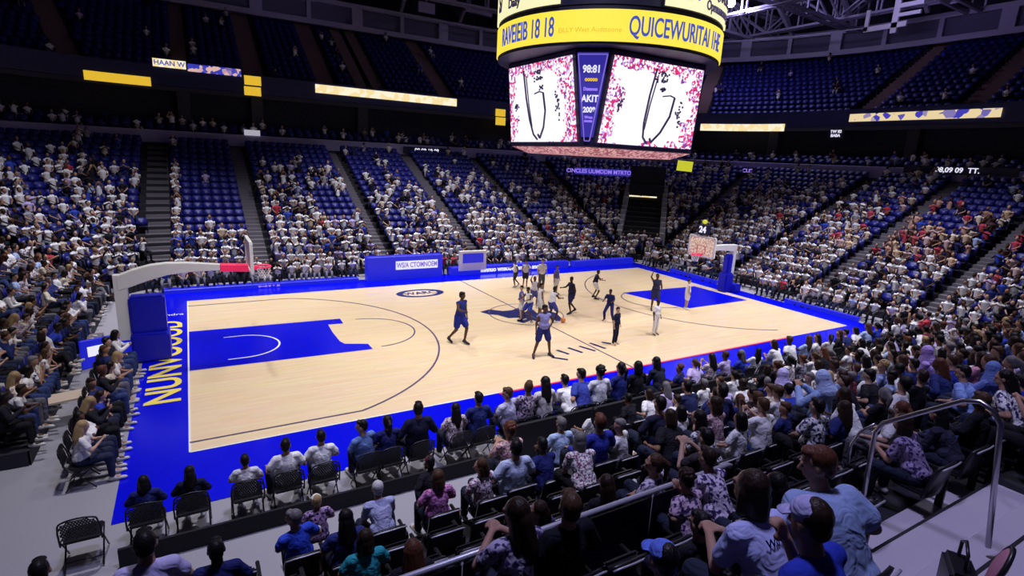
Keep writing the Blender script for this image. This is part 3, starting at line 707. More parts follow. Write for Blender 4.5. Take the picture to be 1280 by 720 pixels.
# u, v = head centre in the photograph; k = row (None: picked by size)
W_, LB, NV, BK = (.82, .82, .86), (.38, .48, .80), (.015, .02, .13), (.012, .012, .018)
NEARP = [
 (270, 688, 0, dict(shirt=NV, sleeve='long', hair='short', skin=4, pose='upright', label='man with short black hair in dark navy jacket, left end of stand\'s front row')),
 (181, 676, 1, dict(shirt=(.50, .46, .78), hair='short', pose='upright', bulk=1, label='black-haired person in lavender tee at bottom left, behind the first folding chairs')),
 (50, 714, 1, dict(shirt=BK, sleeve='long', hair='short', pose='upright', label='dark head and black top cut off at the bottom left corner')),
 (367, 648, 0, dict(shirt=(.03, .08, .62), hair='short', hairc='grey', pose='turned', label='grey-haired man in royal blue polo turning left')),
 (396, 634, 0, dict(shirt=(.42, .28, .50), pattern='print', hair='cap', capc=(.85, .82, .84), hairc='blond', pose='upright', label='person in white cap and patterned lilac top beside royal blue polo')),
 (432, 648, 0, dict(shirt=(.03, .04, .2), hair='long', pose='upright', label='woman with long straight black hair in navy top')),
 (456, 677, 1, dict(shirt=(.03, .35, .42), hair='bob', hairc='dark brown', pose='upright', label='brown-haired woman in a teal tee')),
 (472, 610, 0, dict(shirt=(.42, .45, .72), hair='white' and 'receding', hairc='white', pose='forward', bulk=1, label='white-haired man in pale blue-grey shirt hunched forward')),
 (547, 597, 0, dict(shirt=(.72, .28, .66), pattern='floral', hair='bob', hairc='brown', pose='upright', label='brown-haired woman in pink and magenta printed tee')),
 (538, 578, None, dict(shirt=BK, sleeve='long', hair='cap', capc=(.12, .03, .04), skin=4, pose='chin', label='person in maroon cap and black top in front of pink tee')),
 (515, 690, 2, dict(shirt=BK, sleeve='long', hair='braids', hairc='auburn', pose='upright', label='woman with reddish braids down her back')),
 (601, 583, 0, dict(shirt=(.80, .76, .82), pattern='floral', hair='bob', hairc='brown', pose='turned', label='brown-haired woman in white and pink patterned blouse')),
 (645, 560, 0, dict(shirt=(.55, .64, .90), hair='short', pose='armrest', label='broad man in plain pale blue shirt with short black hair')),
 (637, 534, None, dict(shirt=(.7, .5, .48), pattern='floral', hair='curly', hairc='auburn', pose='clapping', label='person with curly reddish hair and floral top')),
 (678, 556, 0, dict(shirt=NV, sleeve='long', hair='short', pose='chin', skin=3, label='dark-haired person in navy jumper between two blue shirts')),
 (701, 530, 0, dict(shirt=(.45, .60, .88), pattern=None, hair='short', hairc='grey', pose='upright', label='grey-haired man in sky blue shirt')),
 (750, 528, 0, dict(shirt=(.03, .04, .36), sleeve='long', hair='short', hairc='auburn', pose='armrest', label='man with reddish hair in dark royal blue sweater')),
 (645, 642, 3, dict(shirt=(.45, .42, .58), pattern='print', hair='long', hairc='dark brown', pose='clapping', label='clapping person in grey printed top left of the black jacket')),
 (672, 645, 3, dict(shirt=(.10, .09, .22), hair='long', hairc='dark brown', pose='turned', label='long-haired woman leaning against the man in black jacket')),
 (712, 634, 4, dict(shirt=(.006, .006, .014), sleeve='long', hair='short', hairc='brown', pose='armrest', bulk=1, label='man with brown hair in black jacket in front of the long pipe rail')),
 (757, 605, 3, dict(shirt=BK, sleeve='long', hair='long', hairc='dark brown', pose='upright', label='woman with long brown hair in black, behind the pipe rail')),
 (817, 580, 3, dict(shirt=(.60, .55, .68), pattern='print', hair='pony', hairc='brown', pose='turned', label='woman with brown ponytail in grey and white print')),
 (882, 548, 3, dict(shirt=(.05, .04, .05), sleeve='none' and 'short', hair='short', skin=1, pose='phone', label='black-haired person raising both bare arms with a phone')),
 (884, 572, 4, dict(shirt=(.70, .62, .80), pattern='print', hair='short', hairc='dark brown', pose='forward', label='person bent forward in purple and white floral shirt at the rail')),
 (848, 664, 5, dict(shirt=(.62, .45, .60), pattern='print', hair='curly', hairc='dark brown', pose='chin', label='person in pink patterned top resting elbow, below the floral shirt')),
 (935, 612, 7, dict(shirt=(.46, .50, .86), hair='bob', hairc='dark brown', pose='forward', letters='WIND', label='woman with chin-length brown hair in lavender-blue tee with dark lettering')),
 (968, 606, 5, dict(shirt=(.02, .02, .05), hair='long', pose='upright', label='woman with long black hair in front of the big pale blue shirt')),
 (1022, 578, 7, dict(shirt=(.30, .40, .68), hair='short', hairc='auburn', pose='bigback', label='big man with auburn hair leaning left in pale blue shirt')),
 (1012, 652, 7.0, dict(shirt=(.02, .04, .42), hair='cap', capc=(.44, .42, .72), hairc='dark brown', pose='chin', label='man in pale lilac baseball cap and royal blue shirt, lowest right')),
 (826, 700, 6, dict(shirt=(.10, .16, .6), hair='cap', capc=(.12, .2, .75), pose='forward', label='person in bright blue cap at the bottom edge')),
 (866, 712, 6, dict(shirt=BK, sleeve='long', hair='short', pose='upright', label='dark-haired head at bottom edge right of the bright blue cap')),
 (1030, 462, 3, dict(shirt=(.30, .42, .75), sleeve='long', hair='hood', capc=(.40, .50, .80), pose='phone', label='person in pale blue hood holding an object up')),
 (1052, 470, 3, dict(shirt=(.34, .46, .80), hair='short', hairc='dark brown', pose='armrest', label='broad back in light blue tee beside the pale blue hood')),
 (1127, 450, None, dict(shirt=(.10, .14, .55), hair='bob', hairc='brown', pose='upright', label='brown-haired person in mid blue tee above the curved seat backs')),
 (1103, 458, None, dict(shirt=(.28, .36, .72), hair='curly', hairc='blond', pose='turned', label='curly fair-haired person in soft blue tee')),
 (1158, 440, None, dict(shirt=(.42, .30, .72), hair='hood', capc=(.45, .32, .75), pose='forward', label='person wrapped in a violet hood and top')),
 (1203, 466, 5, dict(shirt=(.26, .38, .82), hair='short', pose='slump', label='person leaning over in bright sky blue shirt above the handrail')),
 (1240, 462, 5, dict(shirt=(.16, .22, .55), sleeve='long', hair='hood', capc=(.15, .22, .55), pose='crossed', label='person under a dusky blue hooded coat at right')),
 (1268, 500, 6, dict(shirt=(.03, .05, .7), sleeve='long', hair='short', pose='forward', label='person in vivid blue jacket at the right edge')),
 (1165, 545, 6, dict(shirt=(.03, .03, .06), sleeve='long', hair='long', pose='forward', label='black-haired person stooping behind the bent handrail')),
 (1128, 528, 5, dict(shirt=(.36, .28, .5), pattern='print', hair='bob', hairc='dark brown', pose='forward', label='person in mauve print seen through the bent handrail')),
 (905, 474, None, dict(shirt=(.02, .025, .11), sleeve='long', hair='short', pose='armrest', label='broad person in black-navy coat, centre of the third seat row')),
 (858, 480, None, dict(shirt=(.015, .02, .08), sleeve='long', hair='short', pose='forward', label='person in near-black jacket hunched left of the black-navy coat')),
 (978, 468, None, dict(shirt=(.52, .48, .86), hair='hood', capc=(.55, .50, .88), pose='forward', label='rounded lilac hooded back left of the pale blue hood')),
 (825, 500, None, dict(shirt=(.02, .02, .05), sleeve='long', hair='short', pose='upright', label='person in charcoal jacket above the curly seat backs')),
 (893, 505, 2, dict(shirt=(.55, .42, .45), pattern='floral', hair='bob', hairc='dark brown', pose='clapping', label='person in beige and white floral top clapping')),
]
ROW1 = [
 (180, 606, dict(shirt=NV, sleeve='long', hair='bob', label='dark-haired person in navy on second courtside folding chair')),
 (237, 590, dict(shirt=(.01, .012, .05), sleeve='long', hair='long', label='person with long dark hair on third courtside folding chair')),
 (306, 576, dict(shirt=(.66, .66, .72), hair='short', label='person in pale grey tee on fourth courtside folding chair')),
 (357, 557, dict(shirt=(.84, .84, .88), pattern=None, hair='short', pose='armrest', label='short-haired man in white shirt on fifth courtside folding chair')),
 (401, 546, dict(shirt=(.78, .80, .88), hair='short', pose='upright', label='man in white tee next to the denim-blue shirt courtside')),
 (452, 533, dict(shirt=(.12, .20, .50), sleeve='long', hair='short', pose='turned', label='man in denim-blue shirt looking back over his shoulder')),
 (484, 527, dict(shirt=NV, hair='pony', label='person with dark hair and navy top left of the big black jacket')),
 (523, 514, dict(shirt=(.01, .012, .04), sleeve='long', hair='short', pose='armrest', s=1.42, label='large man in black jacket on courtside chair')),
 (569, 511, dict(shirt=(.80, .74, .78), pattern='floral', hair='long', label='woman with long black hair in white floral blouse')),
 (598, 498, dict(shirt=(.02, .03, .16), sleeve='long', hair='short', label='short-haired person in navy jacket right of white floral blouse')),
 (634, 492, dict(shirt=(.55, .55, .80), hair='short', hairc='brown', pose='turned', label='person in white and violet vest turned sideways courtside')),
 (661, 483, dict(shirt=(.55, .45, .55), pattern='print', hair='short', hairc='brown', pose='crossed', label='person in mottled grey top beside long white scarf')),
 (681, 478, dict(shirt=(.72, .68, .70), sleeve='long', hair='long', label='woman with very long black hair in cream coat')),
 (706, 475, dict(shirt=(.85, .85, .9), hair='short', pose='forward', label='first of two white tees right of the cream coat')),
 (727, 468, dict(shirt=(.04, .06, .36), hair='short', pose='slump', label='round-backed person in royal navy tee courtside')),
 (750, 464, dict(shirt=(.78, .80, .9), sleeve='long', hair='curly', label='curly-haired person in white and pale blue courtside')),
 (776, 458, dict(shirt=(.02, .03, .2), hair='pony', label='person in plain navy tee with dark tied hair courtside')),
 (797, 458, dict(shirt=BK, sleeve='long', hair='bob', label='person all in black courtside')),
 (820, 452, dict(shirt=(.01, .012, .03), sleeve='long', hair='long', pose='forward', label='dark figure leaning forward right of the all-black person')),
]
POSEN = [p_ for p_ in POSES if p_ != 'bigback']
NAMED_N = {}
def zfloor_n(k): return 1.43+.36*k if k > -.5 else (.62 if k > -1.5 else .22)
def y_n(k): return YN-seat_d(k) if k > -.5 else (-5.95 if k > -1.5 else -4.75)
persons_spec = []    # near individual spec: loc, rz, s, kwargs
taken = {}           # row -> xs
HEAD = {}
def head_local(pose):
    if pose not in HEAD: HEAD[pose] = joints(POSES[pose])['H']
    return HEAD[pose]
HEADPX = {(637, 534): 22, (270,688):34,(181,676):42,(50,714):40,(367,648):29,(396,634):24,(432,648):30,(456,677):32,(472,610):24,(547,597):26,(538,578):22,(515,690):40,(601,583):26,(645,560):26,(678,556):24,(701,530):24,(750,528):24,(645,642):32,(672,645):34,(712,634):42,(757,605):34,(817,580):34,(882,548):28,(884,572):30,(848,664):32,(935,612):62,(968,606):50,(1022,578):74,(1012,652):62,(826,700):50,(866,712):44,(1030,462):26,(1052,470):22,(1127,450):17,(1103,458):17,(1158,440):20,(1203,466):26,(1240,462):25,(1268,500):26,(1165,545):34,(1128,528):28,(905,474):22,(858,480):20,(978,468):18,(825,500):22,(893,505):20}
for u, v, k, kw in sorted(NEARP, key=lambda q: -HEADPX[q[0], q[1]]):
    kw = dict(kw); kw.pop('bulk', None); pose = kw.get('pose', 'upright'); h = head_local(pose)
    best = None
    for kk in ([6.62] if k == 7.0 and u == 1012 else list(range(-2, 8))):
        y = y_n(kk); s = 1.1
        for _ in range(4):
            q = on_y(u, v, y+h.y*s); s_ = (q[2]-zfloor_n(kk))/h.z; s = min(1.3, max(.95, s_))
        e = abs(math.log(max(.1, s_)/1.08))+.8*abs(math.log(max(.1, .27*s*FOC/project(q)[2]/HEADPX[u, v])))+(9 if (kk >= 6 and 6.3 < q[0] < 9.3) or any(abs(q[0]-h.x*s-a) < .42 for a, _ in taken.get(int(kk), [])) and kk == int(kk) else 0)
        if best is None or e < best[0]: best = (e, kk, s, q, y, s_)
    _, kk, s, q, y, s_ = best
    x = q[0]-h.x*s
    persons_spec.append(((x, y, zfloor_n(kk)), 0., s, kw)); taken.setdefault(kk, []).append((x, s))
    if abs(s_-s) > .08 or best[0] > 5: print('NEARP fit', u, v, kk, round(s_, 2), round(x, 2))
Y1 = -3.25
r1x = []
for u, v, kw in ROW1:
    kw = dict(kw); pose = kw.get('pose', 'upright'); h = head_local(pose); s = 1.25; fix = kw.pop('s', None)
    for _ in range(4): q = on_y(u, v, Y1+h.y*s); s_ = q[2]/h.z; s = min(1.42, max(1.05, s_))
    x = q[0]-h.x*s; persons_spec.append(((x, Y1, 0), 0., fix or s, kw)); r1x.append((x, s, kw['label']))
ORD = ['first', 'second', 'third', 'fourth', 'fifth', 'sixth', 'seventh', 'eighth', 'ninth', 'tenth', 'eleventh', 'twelfth', 'thirteenth', 'fourteenth', 'fifteenth', 'sixteenth', 'seventeenth', 'eighteenth', 'nineteenth', 'twentieth']
def ordn(i):
    if i < 20: return ORD[i]
    n = i+1; return str(n)+({1: 'st', 2: 'nd', 3: 'rd'}.get(n % 10, 'th') if n % 100 not in (11, 12, 13) else 'th')
SHIRTS = [('white', (.82, .82, .86), 46), ('black', (.012, .012, .02), 16), ('navy', (.02, .03, .15), 12), ('royal blue', (.03, .06, .5), 8), ('light blue', (.40, .52, .85), 8), ('grey', (.32, .32, .36), 8),
          ('lilac', (.5, .42, .74), 6), ('cream', (.75, .68, .55), 5), ('pink', (.75, .35, .5), 3), ('red', (.5, .03, .05), 2), ('maroon', (.15, .02, .04), 2)]
SW = [x[2] for x in SHIRTS]
HAIRS = [('short', 'short'), ('short', 'short'), ('long', 'long'), ('tied', 'pony'), ('curly', 'curly'), ('bobbed', 'bob'), ('short', 'short'), ('long', 'long')]
HC = [('black', 34), ('dark brown', 26), ('brown', 20), ('auburn', 6), ('grey', 8), ('blond', 6)]
def rnd_person():
    nm, colr, _ = random.choices(SHIRTS, SW)[0]; hn, hk = random.choice(HAIRS); hc = random.choices([h[0] for h in HC], [h[1] for h in HC])[0]
    j = random.uniform(.85, 1.12); colr = tuple(min(.9, c*j) for c in colr); pat = random.choice([None]*5+['print', 'floral']) if nm in ('white', 'grey', 'lilac', 'pink', 'cream') else None
    kw = dict(shirt=colr, sleeve=random.choice(['short', 'short', 'long']), pattern=pat, hair=hk, hairc=hc, skin=random.choice([0, 1, 2, 3, 4, 5, 0, 1]), pose=random.choice(POSEN), pants=random.choice([(.02, .025, .06), (.01, .01, .014), (.12, .12, .15), (.03, .05, .16)]))
    return kw, f"person in {'patterned ' if pat else ''}{nm} top, {hn} {hc} hair"
# every further spot: (x,y,z,rz,s,rowname,order) -> person or not
spots = []
def add_spot(x, y, z, rz, s, row, prob, cond=True): spots.append([x, y, z, rz, s, row, prob])
ISEAT = []      # arena seat places in the near stand: x,y,z,rz,s,row
for k in range(0, 9):
    y = YN-seat_d(k); z = zfloor_n(k); xs = sorted(taken.get(k, [])); x = -2.6; occ = []
    row = 'near row '+['one', 'two', 'three', 'four', 'five', 'six', 'seven', 'eight', 'nine'][k]
    for px, ps in xs: ISEAT.append([px, y, z, 0., 1.0 if ps < 1.05 else 1.08, row, False])
    while x < 28.9:
        pu = project((x, y, z+.6))
        if k >= 5 and ((pu[0] > 1050 and pu[1] > 585) or (pu[2] < 3 and pu[0] > 1000)): x += .62; continue
        near = [px for px, ps in xs if abs(px-x) < .54]
        if near: x = max(x+.1, max(near)+.60); continue
        nxt = [px for px, ps in xs if px > x]
        t = N_t(x)
        if not blocked('N', t, k, seat_d(k)):
            if not any(abs(px-x) < .54 for px, _ in xs):
                u, v, dp = project((x, y, z+1.2)); pr = .0
                if dp > 8.2 or (dp > 5 and u > 1040 and v < 520): pr = .93 if x > 9 else .55
                ISEAT.append([x, y, z, 0., 1.0, row, None]); spots.append([x, y, z, 0., 1.08, row, pr, len(ISEAT)-1])
        x += .62
# floor rows behind the courtside chairs at the right
seen_ = set()
for j, (yy, zz, x0) in enumerate(((-4.75, .22, 8.6), (-5.95, .62, 7.6))):
    row = ['second', 'third'][j]+' courtside row'; x = x0
    while x < 29.5:
        tk = taken.get(-2 if j == 0 else -1, []); bad = [a for a, _ in tk if abs(a-x) < .5]
        if bad:
            if bad[0] not in seen_: seen_.add(bad[0]); ISEAT.append([bad[0], yy, zz, 0., 1.05, row, False])
            x = max(x+.1, bad[0]+.62); continue
        ISEAT.append([x, yy, zz, 0., 1.05, row, None]); spots.append([x, yy, zz, 0., 1.12, row, .9 if x > 10.5 else .25, len(ISEAT)-1]); x += .66
structure('floor_riser_platform', MB().box((8.1, -5.35, -.02), (30, -4.25, .22)).box((7.1, -6.9, -.02), (30, -5.36, .62)).mesh(), M['tread'])
# courtside folding chairs
CH = []
xs1 = [q[0] for q in r1x]; 
CH += [(xs1[0]-.95, 'first courtside folding chair at the left end, bags behind it')]
for x, s, lb in r1x: CH.append((x, 'black folding chair under the '+lb.split(' on ')[0]))
x = xs1[-1]+.72; n1 = 0
while x < 29.6:
    CH.append((x, None)); spots.append([x, Y1, 0., 0., 1.18, 'courtside row', .97, -1]); x += .72
for i, (x, lb) in enumerate(CH):
    lb2 = lb if lb and len(lb.split()) <= 16 else f'black lattice-back folding chair, {ordn(i)} from the left in the courtside row'
    folding_chair((x, Y1-.02, 0), 0, 1.22, lb2 if i else 'black lattice-back folding chair, first at the left end of courtside row', 'courtside folding chairs')
# chairs and people along the left baseline, facing the court
for i in range(11):
    y = -.5+i*.66; x = -2.0
    folding_chair((x, y, 0), -PI/2, 1.12, f'black folding chair along the left baseline, {ordn(i)} from the near end', 'baseline folding chairs')
    spots.append([x, y, 0, -PI/2, 1.12, 'baseline chair row', 1., -1])
for sg, t, k, x, y, z, rz in SEATS: 
    fr = k/19.
    if sg == 'F': p_ = (.98, .98, .98, .95, .9, .84, .78, .72, .66, .6, .5, .42, .34, .26, .2, .15, .12, .1, .1)[k]
    elif sg in ('R', 'FR'): p_ = .98 if k < 9 else (.75 if k < 12 else (.45 if k < 14 else .2))
    elif sg == 'NR': p_ = .96 if k < 10 else .4
    else: p_ = .95 if k < 8 else (.8 if k < 13 else .25)
    if sg == 'F' and -.7 < x < 3.2 and k > 3: p_ *= .22
    nz = math.sin(x*.9+k*.5)*math.sin(y*.7-k*.8+x*.35)
    if 2 < k: p_ = p_*(1+.6*nz)
    if (sg == 'F' or sg == 'FR') and 4 < k < 10 and math.sin(x*.75+1.)+.3*math.sin(k) > .55: p_ *= .3
    spots.append([x, y, z, rz, 1.08, sg, p_, -2])
# who is there, who is near enough to be built one by one
people = []
for sp in spots:
    if random.random() < sp[6]:
        u, v, dp = project((sp[0], sp[1], sp[2]+1.1)); inf = dp > .5 and -25 < u < 1305 and -25 < v < 760
        people.append((dp if inf else 999+dp, u, sp))
        if len(sp) > 7 and sp[7] >= 0: ISEAT[sp[7]][6] = False
people.sort(key=lambda q: q[0])
N_IND = 300-len(persons_spec)
ind, mass = people[:N_IND], people[N_IND:]
ROWLAB = {}
for dp, u, sp in ind: ROWLAB.setdefault(sp[5] if sp[5] not in SEGN else 'stand '+sp[5]+str(round(sp[2], 1)), []).append((u, sp))
for loc, rz, s, kw in persons_spec:
    kw = dict(kw); person(loc, rz+random.uniform(-.06, .06), s, lod='hi', group='spectators in the near stand', **kw)
for row, lst in ROWLAB.items():
    lst.sort(key=lambda q: q[0])
    for i, (u, sp) in enumerate(lst):
        kw, lb = rnd_person(); x, y, z, rz, s = sp[:5]
        d3 = project((x, y, z+1))[2]
        if row.startswith('stand '):
            sg = row.split()[1]
            if sg[0] in 'LF': k_ = int(round((z-.35)/.36)); rn = f'baseline row {k_+1}'
            else: k_ = int(round((z-.35)/.40)); rn = f'corner row {k_+1}'
        else: rn = row
        kw['pose'] = random.choice(POSEN); r_ = random.uniform(-.2, .2)
        person((x, y, z), rz+r_, s*random.uniform(.94, 1.06), lod='hi' if d3 < 9 else 'lo', legs=x < 0, label=f"{lb}, {ordn(i)} from left, {rn}", group='spectators', **kw)
# seats one by one (the 300 nearest in view), the others as one object
cand = []
for q in ISEAT:
    u, v, dp = project((q[0], q[1], q[2]+.6)); inf = dp > .4 and -30 < u < 1310 and -30 < v < 780
    cand.append((dp if inf else 999+dp, u, q))
cand.sort(key=lambda q: q[0]); indS, restS = cand[:300], cand[300:]
byrow = {}
for dp, u, q in indS: byrow.setdefault(q[5], []).append((u, q))
for row, lst in byrow.items():
    lst.sort(key=lambda q: q[0])
    for i, (u, q) in enumerate(lst):
        arena_seat((q[0], q[1], q[2]), q[3], q[4], q[6] is None, f"{'empty tip-up' if q[6] is None else 'occupied'} black arena seat, {ordn(i)} from left in {row}", 'black arena seats')

# ------------------------------------------------------------------ bulk meshes
def template(parts):
    """parts: [(MB, region)] -> verts, loops, sizes, region per vertex"""
    V = []; loops = []; sizes = []; reg = []
    for mb, rg in parts:
        o = len(V); V += mb.v; reg += [rg]*len(mb.v)
        for f in mb.f: loops += [i+o for i in f]; sizes.append(len(f))
    return np.array(V, float), np.array(loops), np.array(sizes), np.array(reg)
def bulk(name, items, m, **kw):
    """items: list of (template, locs Nx3, rz N, s N, colours N x R x 3)"""
    VV = []; LL = []; SS = []; CC = []; off = 0
    for (V, lo, si, rg), loc, rz, s, colr in items:
        n = len(loc)
        if n == 0: continue
        c_, s_ = np.cos(rz)[:, None], np.sin(rz)[:, None]; X = V[None, :, 0]*s[:, None]; Yv = V[None, :, 1]*s[:, None]
        P = np.stack([X*c_-Yv*s_+loc[:, 0:1], X*s_+Yv*c_+loc[:, 1:2], V[None, :, 2]*s[:, None]+loc[:, 2:3]], -1)
        VV.append(P.reshape(-1, 3)); nv = len(V)
        LL.append((lo[None, :]+(np.arange(n)*nv)[:, None]+off).reshape(-1)); SS.append(np.tile(si, n)); off += nv*n
        if colr is not None: CC.append(colr[:, rg, :].reshape(-1, 3))
    VV = np.concatenate(VV); LL = np.concatenate(LL); SS = np.concatenate(SS)
    me = bpy.data.meshes.new(name); me.vertices.add(len(VV)); me.vertices.foreach_set('co', VV.ravel()); me.loops.add(len(LL)); me.loops.foreach_set('vertex_index', LL.astype(np.int32))
    st = np.concatenate([[0], np.cumsum(SS)[:-1]]); me.polygons.add(len(SS)); me.polygons.foreach_set('loop_start', st.astype(np.int32)); me.update(calc_edges=True); me.validate()
    if CC:
        at = me.attributes.new('Col', 'FLOAT_COLOR', 'POINT'); cc = np.concatenate(CC); at.data.foreach_set('color', np.concatenate([cc, np.ones((len(cc), 1))], 1).ravel())
    return link(name, me, m, **kw)
def mini(lean, arm):
    sk = MB(); ha = MB(); sh = MB(); pa = MB(); L = math.radians(lean); R = Rx(-L); P = Vector((0, 0, .55)); N = P+R @ Vector((0, 0, .5)); H = N+Vector((0, .03, .15))
    sk.ell(H, (.078, .095, .115), None, 7, 5); ha.ell(H+Vector((0, -.035, .035)), (.088, .092, .10), None, 7, 5)
    for z0, z1, w0, w1, d0, d1 in ((-.06, .2, .155, .15, .12, .115), (.2, .40, .15, .175, .115, .11), (.40, .50, .175, .07, .11, .06)):
        pts = []
        for z, w_, d_ in ((z0, w0, d0), (z1, w1, d1)):
            for k in range(6): a = 2*PI*(k+.5)/6; pts.append(P+R @ Vector((w_*math.cos(a), d_*math.sin(a), z)))
        sh.add(pts, [(k, (k+1) % 6, 6+(k+1) % 6, 6+k) for k in range(6)])
    for s in (-1, 1):
        S = P+R @ Vector((s*.165, 0, .41)); E_, W2 = {'lap': ((.215, .1, .80), (.1, .3, .68)), 'up': ((.22, .18, .95), (.08, .2, 1.2)), 'clap': ((.215, .16, .84), (.04, .34, .96))}[arm]
        E_ = Vector((s*E_[0], *E_[1:])); W2 = Vector((s*W2[0], *W2[1:]))
        sh.tube([S, S.lerp(E_, .62)], [.056, .05], 5); sk.tube([S.lerp(E_, .55), E_], [.038, .036], 4); sk.tube([E_, W2, W2+(W2-E_).normalized()*.1], [.042, .03, .03], 4)
        pa.tube([(s*.1, 0, .53), (s*.14, .43, .54), (s*.14, .45, .10)], [.1, .07, .05], 5); ha.tube([(s*.14, .40, .05), (s*.16, .62, .04)], [.05, .04], 4)
    return template([(sk, 0), (ha, 1), (sh, 2), (pa, 3)])
TP = [mini(5, 'lap'), mini(22, 'lap'), mini(8, 'clap'), mini(0, 'up')]
def crowd_cols(n, warm=None):
    sk = np.array(SKIN)[RNG.integers(0, 6, n)]; hr = np.array([(.008, .007, .008), (.025, .014, .01), (.06, .03, .02), (.01, .01, .012), (.3, .2, .1), (.14, .13, .14)])[RNG.choice(6, n, p=[.35, .25, .15, .15, .06, .04])]
    pal = np.array([(.85, .85, .88), (.7, .7, .76), (.012, .012, .02), (.02, .03, .15), (.04, .08, .5), (.4, .5, .8), (.5, .42, .74), (.7, .6, .45), (.3, .3, .34), (.5, .05, .08)])
    p = np.array([.60, .10, .12, .05, .03, .03, .02, .02, .02, .01]); sh = pal[RNG.choice(10, n, p=p)]
    if warm is not None:
        wp = np.array([(.75, .55, .38), (.6, .35, .3), (.7, .5, .5), (.5, .06, .1), (.8, .7, .55), (.1, .05, .05)]); ws = wp[RNG.choice(6, n)]; sh = np.where(warm[:, None], ws, sh)
    pa = np.array([(.02, .025, .06), (.01, .01, .015), (.2, .2, .24), (.45, .42, .4)])[RNG.choice(4, n, p=[.4, .35, .15, .1])]
    return np.stack([sk, hr, sh, pa], 1)*RNG.uniform(.85, 1.08, (n, 1, 1))
mp_ = [(q[2][0], q[2][1], q[2][2], q[2][3], q[2][4]) for q in mass]
# floor-level rows behind the far sideline table and behind the right baseline
x = -1.5
while x < 30.2:
    if not 8.6 < x < 13.9: mp_.append((x, 17.75, 0, PI, 1.05))
    mp_.append((x+.3, 18.45, .12, PI, 1.05)); x += .66
y = -3.6
while y < 16.5:
    if not 6.6 < y < 8.6: mp_.append((30.65, y, 0, PI/2, 1.05))
    mp_.append((31.45, y+.3, .1, PI/2, 1.05)); y += .66
# upper deck and club level scatter
UD0, UDR, UDP, UZ0 = 18.9, .56, .9, 12.25
def upper_pos(sg, t, k):
    d = UD0+UDP*k; (x, y), n = pos(sg, t, d); return x, y, UZ0+UDR*k, math.atan2(n[0], -n[1])
UPS = []
UA = [('F', .20), ('F', .40), ('F', .52), ('F', .555), ('F', .80), ('FR', .3), ('FR', .62), ('R', .12), ('R', .5), ('R', .85), ('FL', .5), ('FL', .82), ('F', .01)]
for sg in ('L', 'FL', 'F', 'FR', 'R', 'NR'):
    for k in range(0, 16):
        d = UD0+UDP*k; Ls = seg_len(sg, d); n = int(Ls/.62)
        for i in range(n):
            t = (i+.5)/n
            if any(a[0] == sg and abs(t-a[1])*Ls < .95 for a in UA): continue
            UPS.append((sg, t, k)+upper_pos(sg, t, k))
cl = 0
for q in UPS:
    sg, t, k, x, y, z, rz = q
    p_ = .035*(1+1.6*math.sin(x*.6+k)*math.sin(y*.5+k*.7)) + (.03 if k < 2 else 0)
    if random.random() < max(.004, p_): mp_.append((x, y, z, rz, 1.1))
for sg in ('FL', 'F', 'FR', 'R'):
    for k in range(2):
        d = 17.3+.8*k; Ls = seg_len(sg, d); n = int(Ls/.7)
        for i in range(n):
            if random.random() < .34: (x, y), nn = pos(sg, (i+.5)/n, d); mp_.append((x, y, 7.75+.35*k, math.atan2(nn[0], -nn[1]), 1.08))
A = np.array(mp_); ti = RNG.choice(4, len(A), p=[.42, .2, .28, .1]); A[:, 3] += RNG.uniform(-.35, .35, len(A)); A[:, 4] *= RNG.uniform(.88, 1.1, len(A)); A[:, 0] += RNG.uniform(-.09, .09, len(A)); A[:, 1] += RNG.uniform(-.09, .09, len(A))
items = []
for i in range(4):
    B = A[ti == i]; warm = (B[:, 0] > 34) & (B[:, 1] < 6.5) & (B[:, 1] > -4) & (B[:, 2] > 2.0) & (B[:, 2] < 5.2) & (RNG.random(len(B)) < .85)
    items.append((TP[i], B[:, :3], B[:, 3], B[:, 4], crowd_cols(len(B), warm)))
bulk('crowd', items, M['crowd'], kind='stuff', label='distant spectators filling the lower bowl and scattered over the upper deck', cat='crowd')
print('mass people', len(A), 'upper seats', len(UPS), 'lower', len(SEATS))
sb = MB()
vs, fs = curved_panel(.50, .44, .03, .03, nz=1, nx=3, z0=.42, tilt=.18); sb.add([(x, y-.19, z) for x, y, z in vs], fs); sb.box((-.22, -.17, .42), (.22, -.10, .74))
sb.box((-.27, -.2, .58), (-.235, .12, .615)); sb.box((-.262, -.2, 0), (-.242, -.15, .58))
TS = template([(sb, 0)])
L_ = [(x, y, z, rz) for sg, t, k, x, y, z, rz in SEATS]+[(q[2][0], q[2][1], q[2][2], q[2][3]) for q in restS]+[(x, y, z, rz) for sg, t, k, x, y, z, rz in UPS]
for sg in ('FL', 'F', 'FR', 'R'):
    for k in range(2):
        d = 17.3+.8*k; Ls = seg_len(sg, d); n = int(Ls/.7)
        for i in range(n): (x, y), nn = pos(sg, (i+.5)/n, d); L_.append((x, y, 7.75+.35*k, math.atan2(nn[0], -nn[1])))
L_ = np.array(L_)
bulk('stadium_seating', [(TS, L_[:, :3], L_[:, 3], np.full(len(L_), 1.08), None)], M['seatblue'], kind='stuff', label='navy blue tip-up seats of the far stands and upper deck', cat='seats')

